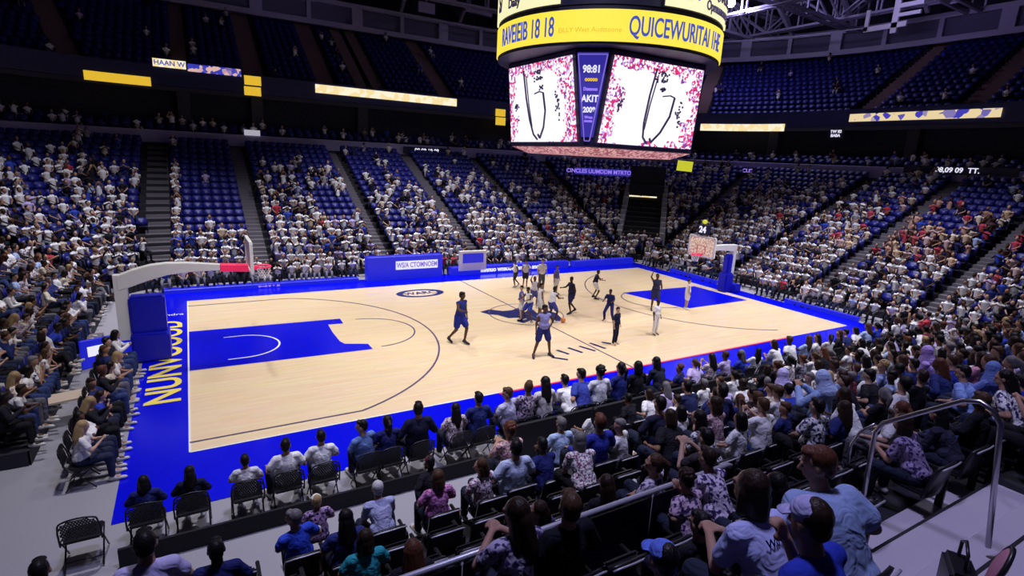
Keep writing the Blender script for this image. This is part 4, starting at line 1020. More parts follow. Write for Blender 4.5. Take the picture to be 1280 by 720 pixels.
# ------------------------------------------------------------------ building above the lower bowl
SW5 = path(SEGN[:6])
def band(name, prof, m, segs=SEGN[:6]): structure(name, sweep(path(segs), lambda sg, t: prof), M[m])
band('floor_concourse', [(15.6, 7.18), (16.9, 7.18), (16.9, 7.5)], 'dark_concrete')
band('wall_club_parapet', [(16.75, 7.25), (16.6, 7.3), (16.6, 8.15), (16.75, 8.2), (16.95, 8.2), (16.95, 7.6)], 'fascia')
band('floor_club_level', [(16.9, 7.72), (17.75, 7.72), (17.75, 8.08), (19.4, 8.08)], 'tread')
band('wall_club_back', [(19.4, 8.0), (19.4, 11.5), (18.1, 11.5)], 'dark_wall')
band('trim_club_ceiling_edge', [(18.0, 11.15), (17.95, 11.15), (17.95, 11.45), (18.2, 11.5)], 'dark_concrete')
band('wall_upper_parapet', [(18.1, 11.45), (18.0, 11.5), (18.0, 12.9), (18.2, 12.9), (18.2, 12.2)], 'navy_panel')
def up_prof(sg, t):
    pr = [(18.2, UZ0)]
    for k in range(0, 17): z = UZ0+UDR*k; pr += [(UD0+UDP*k-.45, z), (UD0+UDP*k+.45, z)]
    return pr
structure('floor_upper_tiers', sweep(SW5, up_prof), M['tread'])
m = MB()
for sg, t in UA:
    for k in range(0, 16):
        d = UD0+UDP*k; (x, y), n = pos(sg, t, d); q = local(x, y, n); z = UZ0+UDR*k
        m.box((-.75, -.47, z-UDR), (.75, .45, z+.02), q); m.box((-.75, -.85, z-UDR), (.75, -.45, z-UDR/2), q)
structure('floor_upper_aisle_steps', m.mesh(), M['upper_aisle'])
band('wall_upper_back', [(34.3, 20.5), (34.3, 27.5)], 'dark_wall')
# pale columns that stand in the concourse and carry the upper deck
for i, (sg, t) in enumerate([('F', .02), ('F', .2), ('FL', .6), ('F', .5), ('FR', .2), ('FR', .85), ('R', .35), ('R', .8)]):
    (x, y), n = pos(sg, t, 18.9); structure(f'trim_{i+1}', bevel(MB().box((-.45, -.45, 8.05), (.45, .45, 11.6), local(x, y, n)).mesh(), .04, 1), M['dark_concrete'])
# roof: deck, ring girder with openings, trusses
structure('ceiling', MB().box((-60, -50, 27.4), (100, 80, 27.7)).mesh(), M['roof'])
band('beam_ring_girder_lower_chord', [(29.2, 19.6), (28.9, 19.6), (28.9, 20.1), (29.5, 20.1), (29.5, 19.6), (29.2, 19.6)], 'truss')
band('beam_ring_girder_upper_chord', [(29.2, 21.7), (28.9, 21.7), (28.9, 22.15), (29.5, 22.15), (29.5, 21.7)], 'truss')
band('wall_ring_girder_web', [(29.35, 20.1), (29.35, 21.7)], 'roof')
m = MB()
for sg in ('FL', 'F', 'FR', 'R', 'NR'):
    n_ = int(seg_len(sg, 29)/4.2)
    for i in range(n_):
        (x, y), n = pos(sg, (i+.5)/n_, 29.1); m.box((-.55 if i % 2 else -.2, -.2, 20.1), (.55 if i % 2 else .2, .15, 21.7), local(x, y, n))
structure('beam_ring_girder_posts', m.mesh(), M['truss'])
band('beam_catwalk_rail', [(26.0, 21.2), (25.9, 21.2), (25.9, 21.32), (26.0, 21.32)], 'truss', ['FL', 'F', 'FR'])
def truss(a, b, h, n, w=.28, wb=.16, gap=.5):
    m = MB(); a = Vector(a); b = Vector(b); up = Vector((0, 0, h)); side = (b-a).cross(Vector((0, 0, 1))).normalized()*gap
    for s in (-1, 1):
        o = side*s; m.bar(a+o, b+o, w); m.bar(a+o+up, b+o+up, w)
        for i in range(n):
            p, q = a.lerp(b, i/n)+o, a.lerp(b, (i+1)/n)+o
            m.bar(p, p+up, wb); m.bar(*((p, q+up) if i % 2 else (p+up, q)), wb)
        m.bar(b+o, b+o+up, wb)
    for i in range(n+1): p = a.lerp(b, i/n); m.bar(p+side, p-side, wb); m.bar(p+side+up, p-side+up, wb)
    return m
for i, y in enumerate((-8, 1.5, 11, 21, 31)):
    structure('beam_roof_truss', truss((61.5, y, 21.8), (-6, y, 24.3), 2.9, 16).mesh(), M['truss'])
for i, x in enumerate((38, 48, 57)):
    structure('beam_roof_cross_truss', truss((x, -14, 22.2), (x, 48, 22.2), 2.6, 16, .22, .14, .35).mesh(), M['truss'])
structure('beam_roof_cross_truss', truss((-12, 40, 22.0), (60, 40, 22.0), 2.4, 18, .22, .14, .35).mesh(), M['truss'])
m = MB()
for i in range(9): m.bar((58.5, -6+i*6.5, 21.9), (52.5, -6+i*6.5, 26.6), .34); m.bar((58.5, -6+i*6.5, 21.9), (60, -3+i*6.5, 26.6), .16)
for i in range(10): m.bar((-6+i*6.8, 46.5, 22.), (-6+i*6.8, 41, 26.6), .3)
structure('beam_roof_braces', m.mesh(), M['truss'])
# banners and a white speaker frame among the trusses
q0 = on_x(1110, 22, 54.)
m = MB(); 
for (a, b_) in (((0, -3.2, -1.2), (.2, -2.7, 1.3)), ((0, -3.2, -1.3), (.2, 2.6, -.7)), ((0, .6, -1.9), (.2, 1.4, 2.4)), ((0, 1.4, .9), (.2, 4.4, 1.4)), ((0, 1.4, -.1), (.2, 4.2, .3))): m.box((a[0], a[1]*-.8, a[2]*.62) if False else (a[0], min(-a[1]*.6, -b_[1]*.6), a[2]*.7), (b_[0], max(-a[1]*.6, -b_[1]*.6), b_[2]*.7))
m.build('rigging_frame', M['white_paint'], label='pale angular rigging frame hung among the roof trusses, upper right', cat='rigging', loc=tuple(q0))
m = MB(); m.box((-.9, -.15, -.5), (.9, .15, .5)); m.bar((0, 0, .5), (0, 0, 2.6), .08)
q1 = on_y(533, 10, 44.); m.build('ceiling_speaker', M['fascia'], label='pale box speaker hanging from roof, left of the scoreboard', cat='speaker', loc=tuple(q1))
m = MB(); m.box((-1.6, -.2, -.3), (1.6, .2, .3)); m.bar((-1, 0, .3), (-1, 0, 2.6), .07); m.bar((1, 0, .3), (1, 0, 2.6), .07)
q1 = on_y(598, 14, 44.); m.build('ceiling_duct', M['fascia'], label='long pale duct box just left of the scoreboard rings', cat='duct', loc=tuple(q1), rot=(0, .05, 0))
# flood light that glares beside the scoreboard, and its two dimmer neighbours
def flood(p, aim, label, s=1.):
    r = link('floodlight', None, None, label=label, cat='lamp', group='roof floodlights', loc=tuple(p)); d = (Vector(aim)-Vector(p)).normalized(); r.rotation_euler = d.to_track_quat('-Z', 'Y').to_euler(); r.scale = (s,)*3
    MB().tube([(0, 0, .5), (0, 0, .32), (0, 0, 0)], [.18, .36, .42], 14).build('housing', M['black_metal'], r, True)
    MB().tube([(0, 0, -.015), (0, 0, -.03)], [.36, .36], 14).build('lens', M['lamp'], r)
    MB().bar((0, 0, .4), (0, 0, 1.1), .06).build('bracket', M['truss'], r)
F1 = on_y(914, 4, 26.); flood(F1, (6, -8, 5), 'glaring white floodlight right of the scoreboard\'s upper ring', 1.05)

# ------------------------------------------------------------------ LED ribbons on the parapets
def hit_d(u, v, d0):
    d = ray(u, v); q = CAM.copy(); st = .05
    for i in range(3000):
        q = q+d*st; cx = min(max(q[0], XL+RC), XR-RC); cy = min(max(q[1], YN+RC), YF-RC)
        if i*st > 15 and math.hypot(q[0]-cx, q[1]-cy)-RC >= d0: return q
def ribbon(us, v_top, v_bot, m, label, name='led_ribbon', d0=17.86, parts=1, text=None, tm='led_text_blue', group='arena LED boards'):
    """a board that follows the parapet between two bearings, at the height the parapet has there"""
    n = 8; us_ = [us[0]+(us[1]-us[0])*i/n for i in range(n+1)]
    top = [hit_d(u, v_top[0]+(v_top[1]-v_top[0])*i/n, d0) for i, u in enumerate(us_)]; bot = [hit_d(u, v_bot[0]+(v_bot[1]-v_bot[0])*i/n, d0) for i, u in enumerate(us_)]
    zt = sum(q[2] for q in top)/len(top); zb = sum(q[2] for q in bot)/len(bot); vs = []; fs = []
    for q in top:
        cx = min(max(q[0], XL+RC), XR-RC); cy = min(max(q[1], YN+RC), YF-RC); nn = np.array([q[0]-cx, q[1]-cy]); nn /= np.hypot(*nn); b2 = q[:2]+nn*.06
        vs += [(q[0], q[1], zb), (q[0], q[1], zt), (b2[0], b2[1], zt), (b2[0], b2[1], zb)]
    for i in range(n):
        for k in range(4): fs.append((4*i+k, 4*i+(k+1) % 4, 4*i+4+(k+1) % 4, 4*i+4+k))
    fs += [(0, 3, 2, 1), (4*n, 4*n+1, 4*n+2, 4*n+3)]
    o = link(name, mesh_from(vs, fs), M[m], label=label, cat='LED board', group=group)
    if d0 < 15:
        for i_ in (1, n-1): MB().tube([(top[i_][0], top[i_][1], zt-.02), (top[i_][0], top[i_][1], 27.4)], .02, 5).build('cable', M['black_metal'], o)
    if text:
        a, b_ = Vector((*top[0][:2], 0)), Vector((*top[-1][:2], 0)); L_ = (b_-a).length; dr = (b_-a).normalized(); nr = Vector((dr.y, -dr.x, 0)); 
        if nr.dot(Vector((CAM[0], CAM[1], 0))-a) < 0: nr = -nr
        mid = (a+b_)/2; me = text_mesh(text, (zt-zb)*(.85 if chr(10) not in text else .42), lambda x, y, z: mid+dr*x+nr*(.03+z)+Vector((0, 0, (zt+zb)/2+y)), .01, .01, 1.)
        w_ = max(v_.co.x for v_ in me.vertices) if False else None
        link('lettering', me, M[tm], o)
    return o
ribbon((104, 188), (88, 96), (98, 109), 'led_gold', 'plain golden yellow LED board low at upper left')
ribbon((190, 232), (71, 78), (82, 87), 'ribbon_white', 'cream LED board left of the blue picture strip', text='HAAN W')
ribbon((234, 301), (79, 87), (88, 96.5), 'ribbon_mix', 'narrow LED strip with blue, white and red picture dots')
ribbon((305, 326), (94, 96), (106, 107), 'led_gold', 'upper half of the small square yellow sign pair, left')
ribbon((305, 326), (108, 109), (119, 120), 'led_gold', 'lower half of the small square yellow sign pair, left')
ribbon((394, 571), (102, 126.5), (112.5, 136), 'ribbon_white', 'longest cream LED ribbon, left of the scoreboard')
ribbon((620, 632), (136, 137), (145, 146), 'led_gold', 'upper of two tiny amber signs at the scoreboard\'s left')
ribbon((620, 632), (146.5, 147), (156, 157), 'led_gold', 'lower of two tiny amber signs at the scoreboard\'s left')
ribbon((876, 981), (155, 155), (164, 163.5), 'ribbon_white', 'cream LED ribbon right of the scoreboard')
ribbon((1062, 1254), (146, 131), (156, 142), 'ribbon_blue', 'cream and violet LED ribbon at far upper right')
ribbon((1036, 1056), (161, 161), (173, 173), 'board_black', 'dark sign with two small lines of white letters', text='TW 82\nBABA', tm='led_white')
ribbon((719, 789), (209, 213), (217, 221), 'led_blue', 'violet strip with glowing letters hanging under the scoreboard', d0=11., text='CINCLES UUMDDM MTRTORS I', tm='led_purple')
ribbon((504, 562), (183, 186), (191, 194), 'board_black', 'black strip with red and white score digits', d0=16.44, text='08 08 19 09', tm='led_white')
ribbon((1130, 1276), (209, 207), (219, 218), 'board_black', 'dark blue strip with white and red digits at right', d0=16.44, text='08,09 09  TT.', tm='led_white')
ribbon((888, 1000), (210, 210), (218, 218), 'board_black', 'black strip with faint violet characters right of the yellow flag', d0=16.44, text='222  CUS  9-00  02', tm='led_purple')
ribbon((783, 822), (236, 237), (246, 247), 'ribbon_white', 'cream lit sign over the dark corner portal', d0=9.5, text='EXQWV', tm='led_text_dark', name='portal_sign')

ribbon((305, 325), (162, 163), (169, 170), 'led_lamp_white', 'small plain white sign just under the parapet, left', d0=16.44)
# ------------------------------------------------------------------ the hanging scoreboard
BX, BY = 16.7, 6.05
board = link('scoreboard', None, None, label='huge hanging scoreboard with two lit ring banners and big pictures', cat='scoreboard', loc=(BX, BY, 0))
def chpoly(a, c_): return [(-a, -a+c_), (-a+c_, -a), (a-c_, -a), (a, -a+c_), (a, a-c_), (a-c_, a), (-a+c_, a), (-a, a-c_)]
def loft(rings, cap=True):
    vs = []; fs = []; n = len(rings[0][0])
    for pl, z in rings: vs += [(x, y, z) for x, y in pl]
    for i in range(len(rings)-1):
        for k in range(n): fs.append((i*n+k, i*n+(k+1) % n, (i+1)*n+(k+1) % n, (i+1)*n+k))
    if cap: fs += [tuple(range(n-1, -1, -1)), tuple((len(rings)-1)*n+k for k in range(n))]
    return MB().add(vs, fs)
TOPP, BOTP, ZT, ZB = chpoly(3.45, .95), chpoly(3.02, .32), 11.45, 7.98
loft([(BOTP, ZB), (TOPP, ZT)]).build('housing', M['board_black'], board)
loft([(chpoly(3.2, 1.2), ZT), (chpoly(3.2, 1.2), 14.2)]).build('upper_housing', M['board_black'], board)
def ringband(R, r2, z0, z1, a0=0, a1=2*PI, n=72):
    vs = []; fs = []; full = a1-a0 > 6.2
    for i in range(n+1):
        a = a0+(a1-a0)*i/n
        for rr, z in ((R, z0), (R, z1), (r2, z1), (r2, z0)): vs.append((rr*math.cos(a), rr*math.sin(a), z))
    for i in range(n):
        for k in range(4): fs.append((4*i+k, 4*i+4+k, 4*i+4+(k+1) % 4, 4*i+(k+1) % 4))
    if not full: fs += [(0, 1, 2, 3), (4*n+3, 4*n+2, 4*n+1, 4*n)]
    return MB().add(vs, fs)
RR = 4.78
ringband(RR, RR-.25, 11.63, 12.68).build('yellow_ring', M['led_yellow'], board, label='yellow lit ring banner')
ringband(RR-.05, 2.9, 11.50, 11.62).build('ring_underside', M['board_black'], board); ringband(RR-.08, 3., 12.69, 12.86).build('ring_gap', M['board_black'], board)
ringband(RR-.05, RR-.2, 12.86, 14.1).build('upper_ring', M['board_black'], board)
PC = math.atan2(CAM[1]-BY, CAM[0]-BX)
def ring_text(s, th, size, z, sx, mm, bold=.012, R=None):
    R = R or RR
    def mp(x, y, zz): a = PC+math.radians(th)+x/R; rr = R+.012+zz; return (rr*math.cos(a), rr*math.sin(a), z+y)
    link('lettering', text_mesh(s, size, mp, .01, bold, sx), M[mm], board)
ring_text('RAVEIEIB 18 18', -43, .94, 12.12, .52, 'led_text_blue', .010)
ring_text('QUICEWURITAI 1HE', 37, .90, 12.12, .575, 'led_text_blue', .010)
for (a0, a1, nm) in ((-84, -22, 'left'), (24, 82, 'right')):
    ringband(RR+.02, RR-.06, 12.92, 14.05, PC+math.radians(a0), PC+math.radians(a1), 24).build('sponsor_panel', M['led_ivory'], board, label='ivory lit sponsor panel')
ring_text('S/', -66, .95, 13.5, .7, 'led_text_dark', .03, RR+.03); ring_text('Your\nDaay', -50, .46, 13.5, .9, 'led_text_dark', .012, RR+.03); ring_text('wun', -34, .42, 13.6, .9, 'led_text_dark', .012, RR+.03)
ring_text('ASUQNAUNG\nOpmuunosung', 60, .46, 13.45, .8, 'led_text_dark', .012, RR+.03); ring_text('CA', 37, .7, 13.5, .8, 'led_text_blue', .02, RR+.03)
ring_text('EILLY Waat Audttoone', -8, .22, 12.0, 1.1, 'led_gold', .0)
def face_quad(i, u0, u1, w0, w1, off):
    """a quad on housing face i (between polygon corners i and i+1), in fractions of the face"""
    a0, a1 = Vector((*BOTP[i], ZB)), Vector((*BOTP[(i+1) % 8], ZB)); b0, b1 = Vector((*TOPP[i], ZT)), Vector((*TOPP[(i+1) % 8], ZT))
    def P(u, w): return a0.lerp(a1, u).lerp(b0.lerp(b1, u), w)
    nrm = (a1-a0).cross(b0-a0).normalized()
    return P, nrm
def screen(i, nm):
    P, n = face_quad(i, 0, 1, 0, 1, 0); pts = [P(.035, .05), P(.965, .05), P(.965, .95), P(.035, .95)]
    fr = MB(); fr.add([q+n*.02 for q in pts]+[q+n*.10 for q in pts], [(4, 5, 6, 7), (0, 1, 5, 4), (1, 2, 6, 5), (2, 3, 7, 6), (3, 0, 4, 7)])
    me = fr.mesh(); uv = me.uv_layers.new(name='UV'); co = {0: (0, 0), 1: (1, 0), 2: (1, 1), 3: (0, 1)}
    for lp in me.loops: uv.data[lp.index].uv = co[lp.vertex_index % 4]
    o = link(nm, me, M['screen'], board, label='bright white and magenta picture screen')
    mk = MB()
    for curve, r in (([(.27, .93), (.30, .6), (.345, .3), (.40, .10), (.46, .03)], .045), ([(.31, .86), (.34, .5), (.38, .2)], .03), ([(.58, .62), (.60, .4), (.56, .18), (.50, .05), (.47, .10)], .05), ([(.44, .62), (.52, .64), (.58, .62)], .03)):
        c2 = [(x, y) for x, y in curve] if i != 1 else [((.97-x) if False else x+.05*(y), y) for x, y in curve]
        if i == 1: c2 = [(.42+.18*(y-.3)-(.0 if j < 99 else 0)+(x-.35), y) for j, (x, y) in enumerate(curve)]
        p3 = [P(.035+.93*x, .05+.9*y)+n*.105 for x, y in c2]
        for a, b_ in zip(p3[:-1], p3[1:]): mk.bar(a, b_, r*1.6, r*1.6)
    rr = random.Random(i)
    for cx, cy, wx, wy, cnt in ((.52, .80, .09, .03, 16), (.52, .88, .07, .03, 12), (.55, .70, .03, .03, 10), (.78, .45, .03, .2, 22), (.12, .45, .04, .12, 14)):
        for _ in range(cnt):
            x, y = rr.gauss(cx, wx*.5), rr.gauss(cy, wy*.5)
            if .02 < x < .98 and .02 < y < .98: a = P(.035+.93*x, .05+.9*y)+n*.102; b_ = P(.035+.93*(x+.012), .05+.9*y)+n*.102; mk.bar(a, b_, .07, .07)
    mk.build('picture_print', M['led_text_dark'], o, kind='stuff')
for i, nm in ((7, 'video_screen'), (1, 'video_screen'), (3, 'video_screen'), (5, 'video_screen')): screen(i, nm)
P, n = face_quad(0, 0, 1, 0, 1, 0)
MB().add([P(.06, .1)+n*.03, P(.94, .1)+n*.03, P(.94, .97)+n*.03, P(.06, .97)+n*.03], [(0, 1, 2, 3)]).build('corner_screen', M['led_blue'], board, label='violet corner panel of statistics')
m = MB(); ol = [P(.08, .95), P(.30, .06), P(.70, .06), P(.92, .95), P(.08, .95)]
for a, b_ in zip(ol[:-1], ol[1:]): m.bar(a+n*.04, b_+n*.04, .035)
m.build('corner_outline', M['outline_magenta'], board)
ux = (P(1, .5)-P(0, .5)).normalized(); uz = (P(.5, 1)-P(.5, 0)).normalized()
for s_, w, sz, mm in (('98:81', .80, .36, 'led_white'), ('ooooo', .70, .2, 'led_gold'), ('Dunnoon', .60, .16, 'led_purple'), ('AKIT', .50, .34, 'led_white'), ('2008', .385, .27, 'led_white'), ('Warns\nnornm', .29, .13, 'led_purple')):
    c0 = P(.5, w)+n*.045; link('lettering', text_mesh(s_, sz, lambda x, y, z: c0+ux*x*.95+uz*y+n*z, .006, .012, .9), M[mm], board)
loft([(chpoly(2.5, .5), 7.68), (chpoly(2.98, .3), ZB-.03)]).build('lower_skirt', M['skirt'], board, label='pink dotted LED skirt under the screens')
m = MB()
for sx in (-1, 1):
    for sy in (-1, 1): m.tube([(sx*2.6, sy*2.6, 14.1), (sx*2.6, sy*2.6, 24.5)], .06, 6)
m.build('hoist_cable', M['black_metal'], board)
# yellow-green flag-like sign under the scoreboard's right
q = on_y(856, 208, 18.0); m = MB().box((-.62, -.04, -.38), (.62, .04, .42)); o = m.build('lime_sign', M['led_lime'], label='small lime-yellow square sign right under the scoreboard', cat='sign', loc=tuple(q), rot=(0, .06, -.5))
MB().tube([(.0, 0, .42), (0, 0, 3.2)], .02, 5).build('cord', M['black_metal'], o)

# ------------------------------------------------------------------ baskets
def basket(label, base, mirror, zoff=0., bbx=2.18, bb_m='white_paint'):
    r = link('basketball_hoop', None, None, label=label, cat='basketball hoop', loc=base); r.rotation_euler = (0, 0, PI if mirror else 0)
    # local: x forward to the court, floor z=0; measured from the baseline post
    return r
LH = basket('left basket with white curved arm and royal blue padded base', (0, 7.62, 0), False)
m = MB(); m.box((-1.62, -.55, 0), (-.50, .55, 1.0)); m.box((-1.60, -.30, .95), (-.55, .30, 2.25)); bevel_me = bevel(m.mesh('pad'), .07); link('base_pad', bevel_me, M['blue_pad'], LH)
MB().box((-1.95, -.16, .75), (-1.58, .16, 3.0)).build('post', M['white_paint'], LH)
def arm_mesh(pts):
    vs = []; fs = []
    for i, (x, z, h, w_) in enumerate(pts): vs += [(x, -w_/2, z-h/2), (x, w_/2, z-h/2), (x, w_/2, z+h/2), (x, -w_/2, z+h/2)]
    for i in range(len(pts)-1):
        for k in range(4): fs.append((4*i+k, 4*i+(k+1) % 4, 4*i+4+(k+1) % 4, 4*i+4+k))
    n4 = 4*(len(pts)-1); fs += [(3, 2, 1, 0), (n4, n4+1, n4+2, n4+3)]
    return mesh_from(vs, fs)
link('arm', bevel(arm_mesh([(-1.85, 2.72, .5, .34), (-1.4, 2.88, .55, .34), (-.9, 3.04, .5, .34), (-.4, 3.13, .42, .34), (.2, 3.15, .34, .30), (.8, 3.12, .27, .26), (1.25, 3.09, .22, .24)]), .02, 1), M['white_paint'], LH)
link('red_arm_pad', bevel(arm_mesh([(1.2, 3.08, .27, .3), (2.12, 3.02, .27, .3)]), .03, 1), M['rim'], LH, label='pink-red padded end of arm')
def board_rim(parent, x, zc, w=.915, h=.53, glass='white_paint', s=1.0):
    fr = MB(); yy, zz = w, h
    for a, b_ in (((-yy, -zz), (yy, -zz)), ((yy, -zz), (yy, zz)), ((yy, zz), (-yy, zz)), ((-yy, zz), (-yy, -zz))): fr.bar((x, a[0], zc+a[1]), (x, b_[0], zc+b_[1]), .11, .11)
    sq = MB()
    for a, b_ in (((-.3, -.42), (.3, -.42)), ((.3, -.42), (.3, .03)), ((.3, .03), (-.3, .03)), ((-.3, .03), (-.3, -.42))): sq.bar((x+.035, a[0], zc+a[1]), (x+.035, b_[0], zc+b_[1]), .05, .012)
    bo = MB().box((x-.025, -yy, zc-zz), (x+.025, yy, zc+zz)).build('backboard', M[glass], parent)
    fr.build('backboard_frame', M['white_paint'], bo); sq.build('target_square', M['red_paint'], bo)
    rz_ = zc-.46; R = .255; rc = x+.15+R+.05
    m = MB(); m.tube([(rc+R*math.cos(2*PI*i/28), R*math.sin(2*PI*i/28), rz_) for i in range(29)], .03, 8); m.box((x+.02, -.10, rz_-.09), (rc-R+.03, .10, rz_+.03)); m.build('rim', M['rim'], parent)
    nt = MB(); n_ = 12
    for i in range(n_):
        for sg in (-1, 1):
            pts = []
            for j in range(6): a = 2*PI*(i+sg*j*.5)/n_; rr = R*(1-.1*j+.006*j*j); pts.append((rc+rr*math.cos(a), rr*math.sin(a), rz_-.08*j))
            nt.tube(pts, .008, 4)
    nt.build('net', M['net'], parent)
board_rim(LH, 2.18, 3.50)
RH = basket('right basket on a royal blue padded column with white arm', (28.75, 7.62, 0), True)
m = MB(); m.box((-.35, -.32, 0), (.35, .32, 1.2)); m.box((-.22, -.22, 1.1), (.22, .22, 2.35)); m.box((-.9, -.55, 0), (-.2, .55, .5)); link('base_pad', bevel(m.mesh('pad'), .08), M['blue_pad'], RH)
MB().box((-.5, -.14, .5), (-.24, .14, 2.75)).build('post', M['white_paint'], RH)
link('arm', bevel(arm_mesh([(-.5, 2.72, .42, .3), (.6, 2.78, .36, .28), (1.6, 2.8, .3, .25), (2.45, 2.82, .28, .25)]), .02, 1), M['white_paint'], RH)
board_rim(RH, 2.5, 2.92, w=.92, h=.56, glass='board_lit')
m = MB(); m.box((2.40, -.36, 3.62), (2.62, .36, 4.18)); sc1 = m.build('shot_clock', M['board_black'], RH)
link('clock_digits', text_mesh('24', .5, lambda x, y, z: (2.63+z, x, 3.9+y), .006, .02), M['led_white'], sc1)
MB().ell((2.5, 0, 4.36), (.13, .16, .13)).build('signal_lamp', M['led_lime'], RH, True)
# floor-side tables and boards
def sign_board(name, x0, x1, y, z0, z1, m, label, text=None, tsize=.5, tm='led_white', cat='advertising board', txc=None, sx=1.):
    o = link(name, bevel(MB().box((x0, y, z0), (x1, y+.55, z1)).mesh(), .02, 1), M[m], label=label, cat=cat)
    if text: link('lettering', text_mesh(text, tsize, lambda x, yy, z: ((txc or (x0+x1)/2)+x, y-.012-z, (z0+z1)/2+yy), .006, .02, sx), M[tm], o)
    return o
M['led_royal'] = mat('led_royal', (.01, .01, .3), .4, emit=(.01, .015, .55), es=.8)
sign_board('sponsor_board', 9.05, 13.75, 16.75, 0, 1.42, 'led_royal', 'large royal blue sponsor board at the far sideline with white word band')
o = MB().box((10.75, 16.69, .62), (13.4, 16.74, 1.12)).build('word_band', M['led_white'], label='white band with pale letters on the royal blue sponsor board', cat='sign')
link('lettering', text_mesh('WS/A CTOMNOEM', .42, lambda x, y, z: (12.08+x, 16.68-z, .87+y), .004, .01, .72), M['outline_magenta'], o)
sign_board('scorers_table', 14.4, 23.5, 16.8, 0, .5, 'led_royal', 'long scorers table with violet and white lit front', 'mnnuo wnsouw nnwuo snouw', .4, 'led_white', 'table', sx=1.)
sign_board('media_table', 24.0, 29.6, 16.8, 0, .42, 'led_royal', 'plain royal blue table front near the far right corner', None, cat='table')
sign_board('media_table', -1.0, 8.6, 16.95, 0, .22, 'led_royal', 'low blue table front at the far left sideline', 'w - - m  w   o   nn', .14, 'led_purple', 'table')
q = on_y(591, 338, 16.4)
o = link('framed_monitor', bevel(MB().box((q[0]-.95, 16.4, .35), (q[0]+.95, 16.55, 1.62)).mesh(), .02, 1), M['white_paint'], label='white framed blue screen beside the scorers table', cat='screen')
MB().box((q[0]-.72, 16.37, .85), (q[0]+.72, 16.39, 1.45)).build('display', M['led_royal'], o)
for i, y in enumerate((2.2, 11.2)):
    link('baseline_board', bevel(MB().box((30.0, y-1.9 if i else y-2, 0), (30.2, y+2.2, .25)).mesh(), .02, 1), M['led_royal'], label=('low blue board along the right baseline, nearer half', 'low blue board along the right baseline, farther half')[i], cat='advertising board', group='baseline boards')
# left end: board with blurred white panel, beige table, pale stair flank
a, b_ = on_z(104, 462), on_z(168, 447)
m = MB(); qd = Vector((*(b_-a)[:2], 0)); Lq = qd.length; M4 = Matrix.Translation((a[0], a[1], 0)) @ Matrix.Rotation(math.atan2(qd.y, qd.x), 4, 'Z')
o = link('courtside_board', bevel(MB().box((0, 0, 0), (Lq, .12, .95)).mesh(), .02, 1), M['led_royal'], label='blue board with a blurred white panel left of the left basket', cat='advertising board'); o.matrix_world = M4
MB().box((Lq*.12, -.012, .38), (Lq*.68, -.002, .72)).build('white_panel', M['led_white'], o)
q = on_z(86, 540); m = MB().box((-.75, -.32, .70), (.75, .32, .75)); o = m.build('folding_table', M['yellow_paint'] if False else mat('beige_laminate', (.62, .50, .40), .5), label='beige topped table among the left baseline crowd', cat='table', loc=(q[0]-.35, q[1]+.55, 0), rot=(0, 0, .25))
for sx in (-1, 1):
    for sy in (-1, 1): MB().tube([(sx*.68, sy*.26, .7), (sx*.68, sy*.26, .0)], .018, 6).build('leg', M['black_metal'], o)

# ------------------------------------------------------------------ players and officials
NVp, WHp = (.02, .03, .22), (.82, .82, .86)
PL = [  # foot u, v, height px, pose, shirt, shorts, facing deg, skin, label
 (574, 430, 66, 'striding', NVp, (.02, .03, .30), 200, 3, 'basketball player in navy kit nearest the left three-point arc'),
 (677, 446, 66, 'wide', (.25, .25, .55), (.02, .025, .16), 170, 3, 'basketball player in navy with legs apart, nearest the camera side'),
 (768, 431, 42, 'standing', (.01, .012, .04), (.01, .012, .04), 200, 1, 'official in all dark suit standing near the script lettering'),
 (761, 402, 40, 'ready', (.01, .015, .10), (.015, .02, .12), 120, 3, 'player in dark navy just behind the dark-suited official'),
 (818, 419, 38, 'standing', WHp, WHp, 190, 4, 'player in white whose shoes face the camera, right of the official'),
 (817, 388, 46, 'reaching', (.03, .03, .08), (.03, .03, .12), 150, 3, 'dark-kitted player reaching up, left of the right key'),
 (857, 387, 38, 'standing', WHp, WHp, 240, 1, 'player all in white inside the blue right key'),
 (713, 392, 46, 'striding', (.03, .03, .09), (.03, .03, .14), 90, 4, 'slim dark-clothed player right of the centre group'),
 (742, 373, 30, 'ready', (.02, .02, .07), WHp, 250, 3, 'player in dark top and white shorts beyond midcourt'),
 (644, 359, 24, 'striding', (.7, .7, .75), (.03, .03, .05), 90, 3, 'distant left one of the two players near far sideline'),
 (656, 359, 24, 'standing', (.6, .6, .68), (.03, .03, .06), 160, 2, 'distant right one of the two players near far sideline'),
 (676, 364, 40, 'standing', (.75, .75, .8), (.1, .1, .14), 170, 1, 'referee in pale shirt near the far sideline, tall'),
 (694, 368, 36, 'standing', (.12, .14, .5), (.7, .7, .75), 200, 2, 'player in blue top and white shorts behind the group'),
 (661, 402, 44, 'ready', WHp, (.04, .06, .4), 100, 3, 'player in white top leaning forward at the left of the group'),
 (674, 398, 44, 'standing', WHp, WHp, 260, 2, 'player in white kit at the heart of the centre group'),
 (688, 402, 44, 'ready', (.7, .7, .8), (.05, .06, .35), 280, 4, 'player in pale top and blue shorts, right of the group'),
 (651, 399, 36, 'wide', (.06, .1, .5), WHp, 60, 1, 'player in blue top at the far left of the group'),
 (666, 384, 36, 'reaching', (.75, .72, .78), (.1, .1, .3), 180, 3, 'player raising an arm in the centre group'),
]
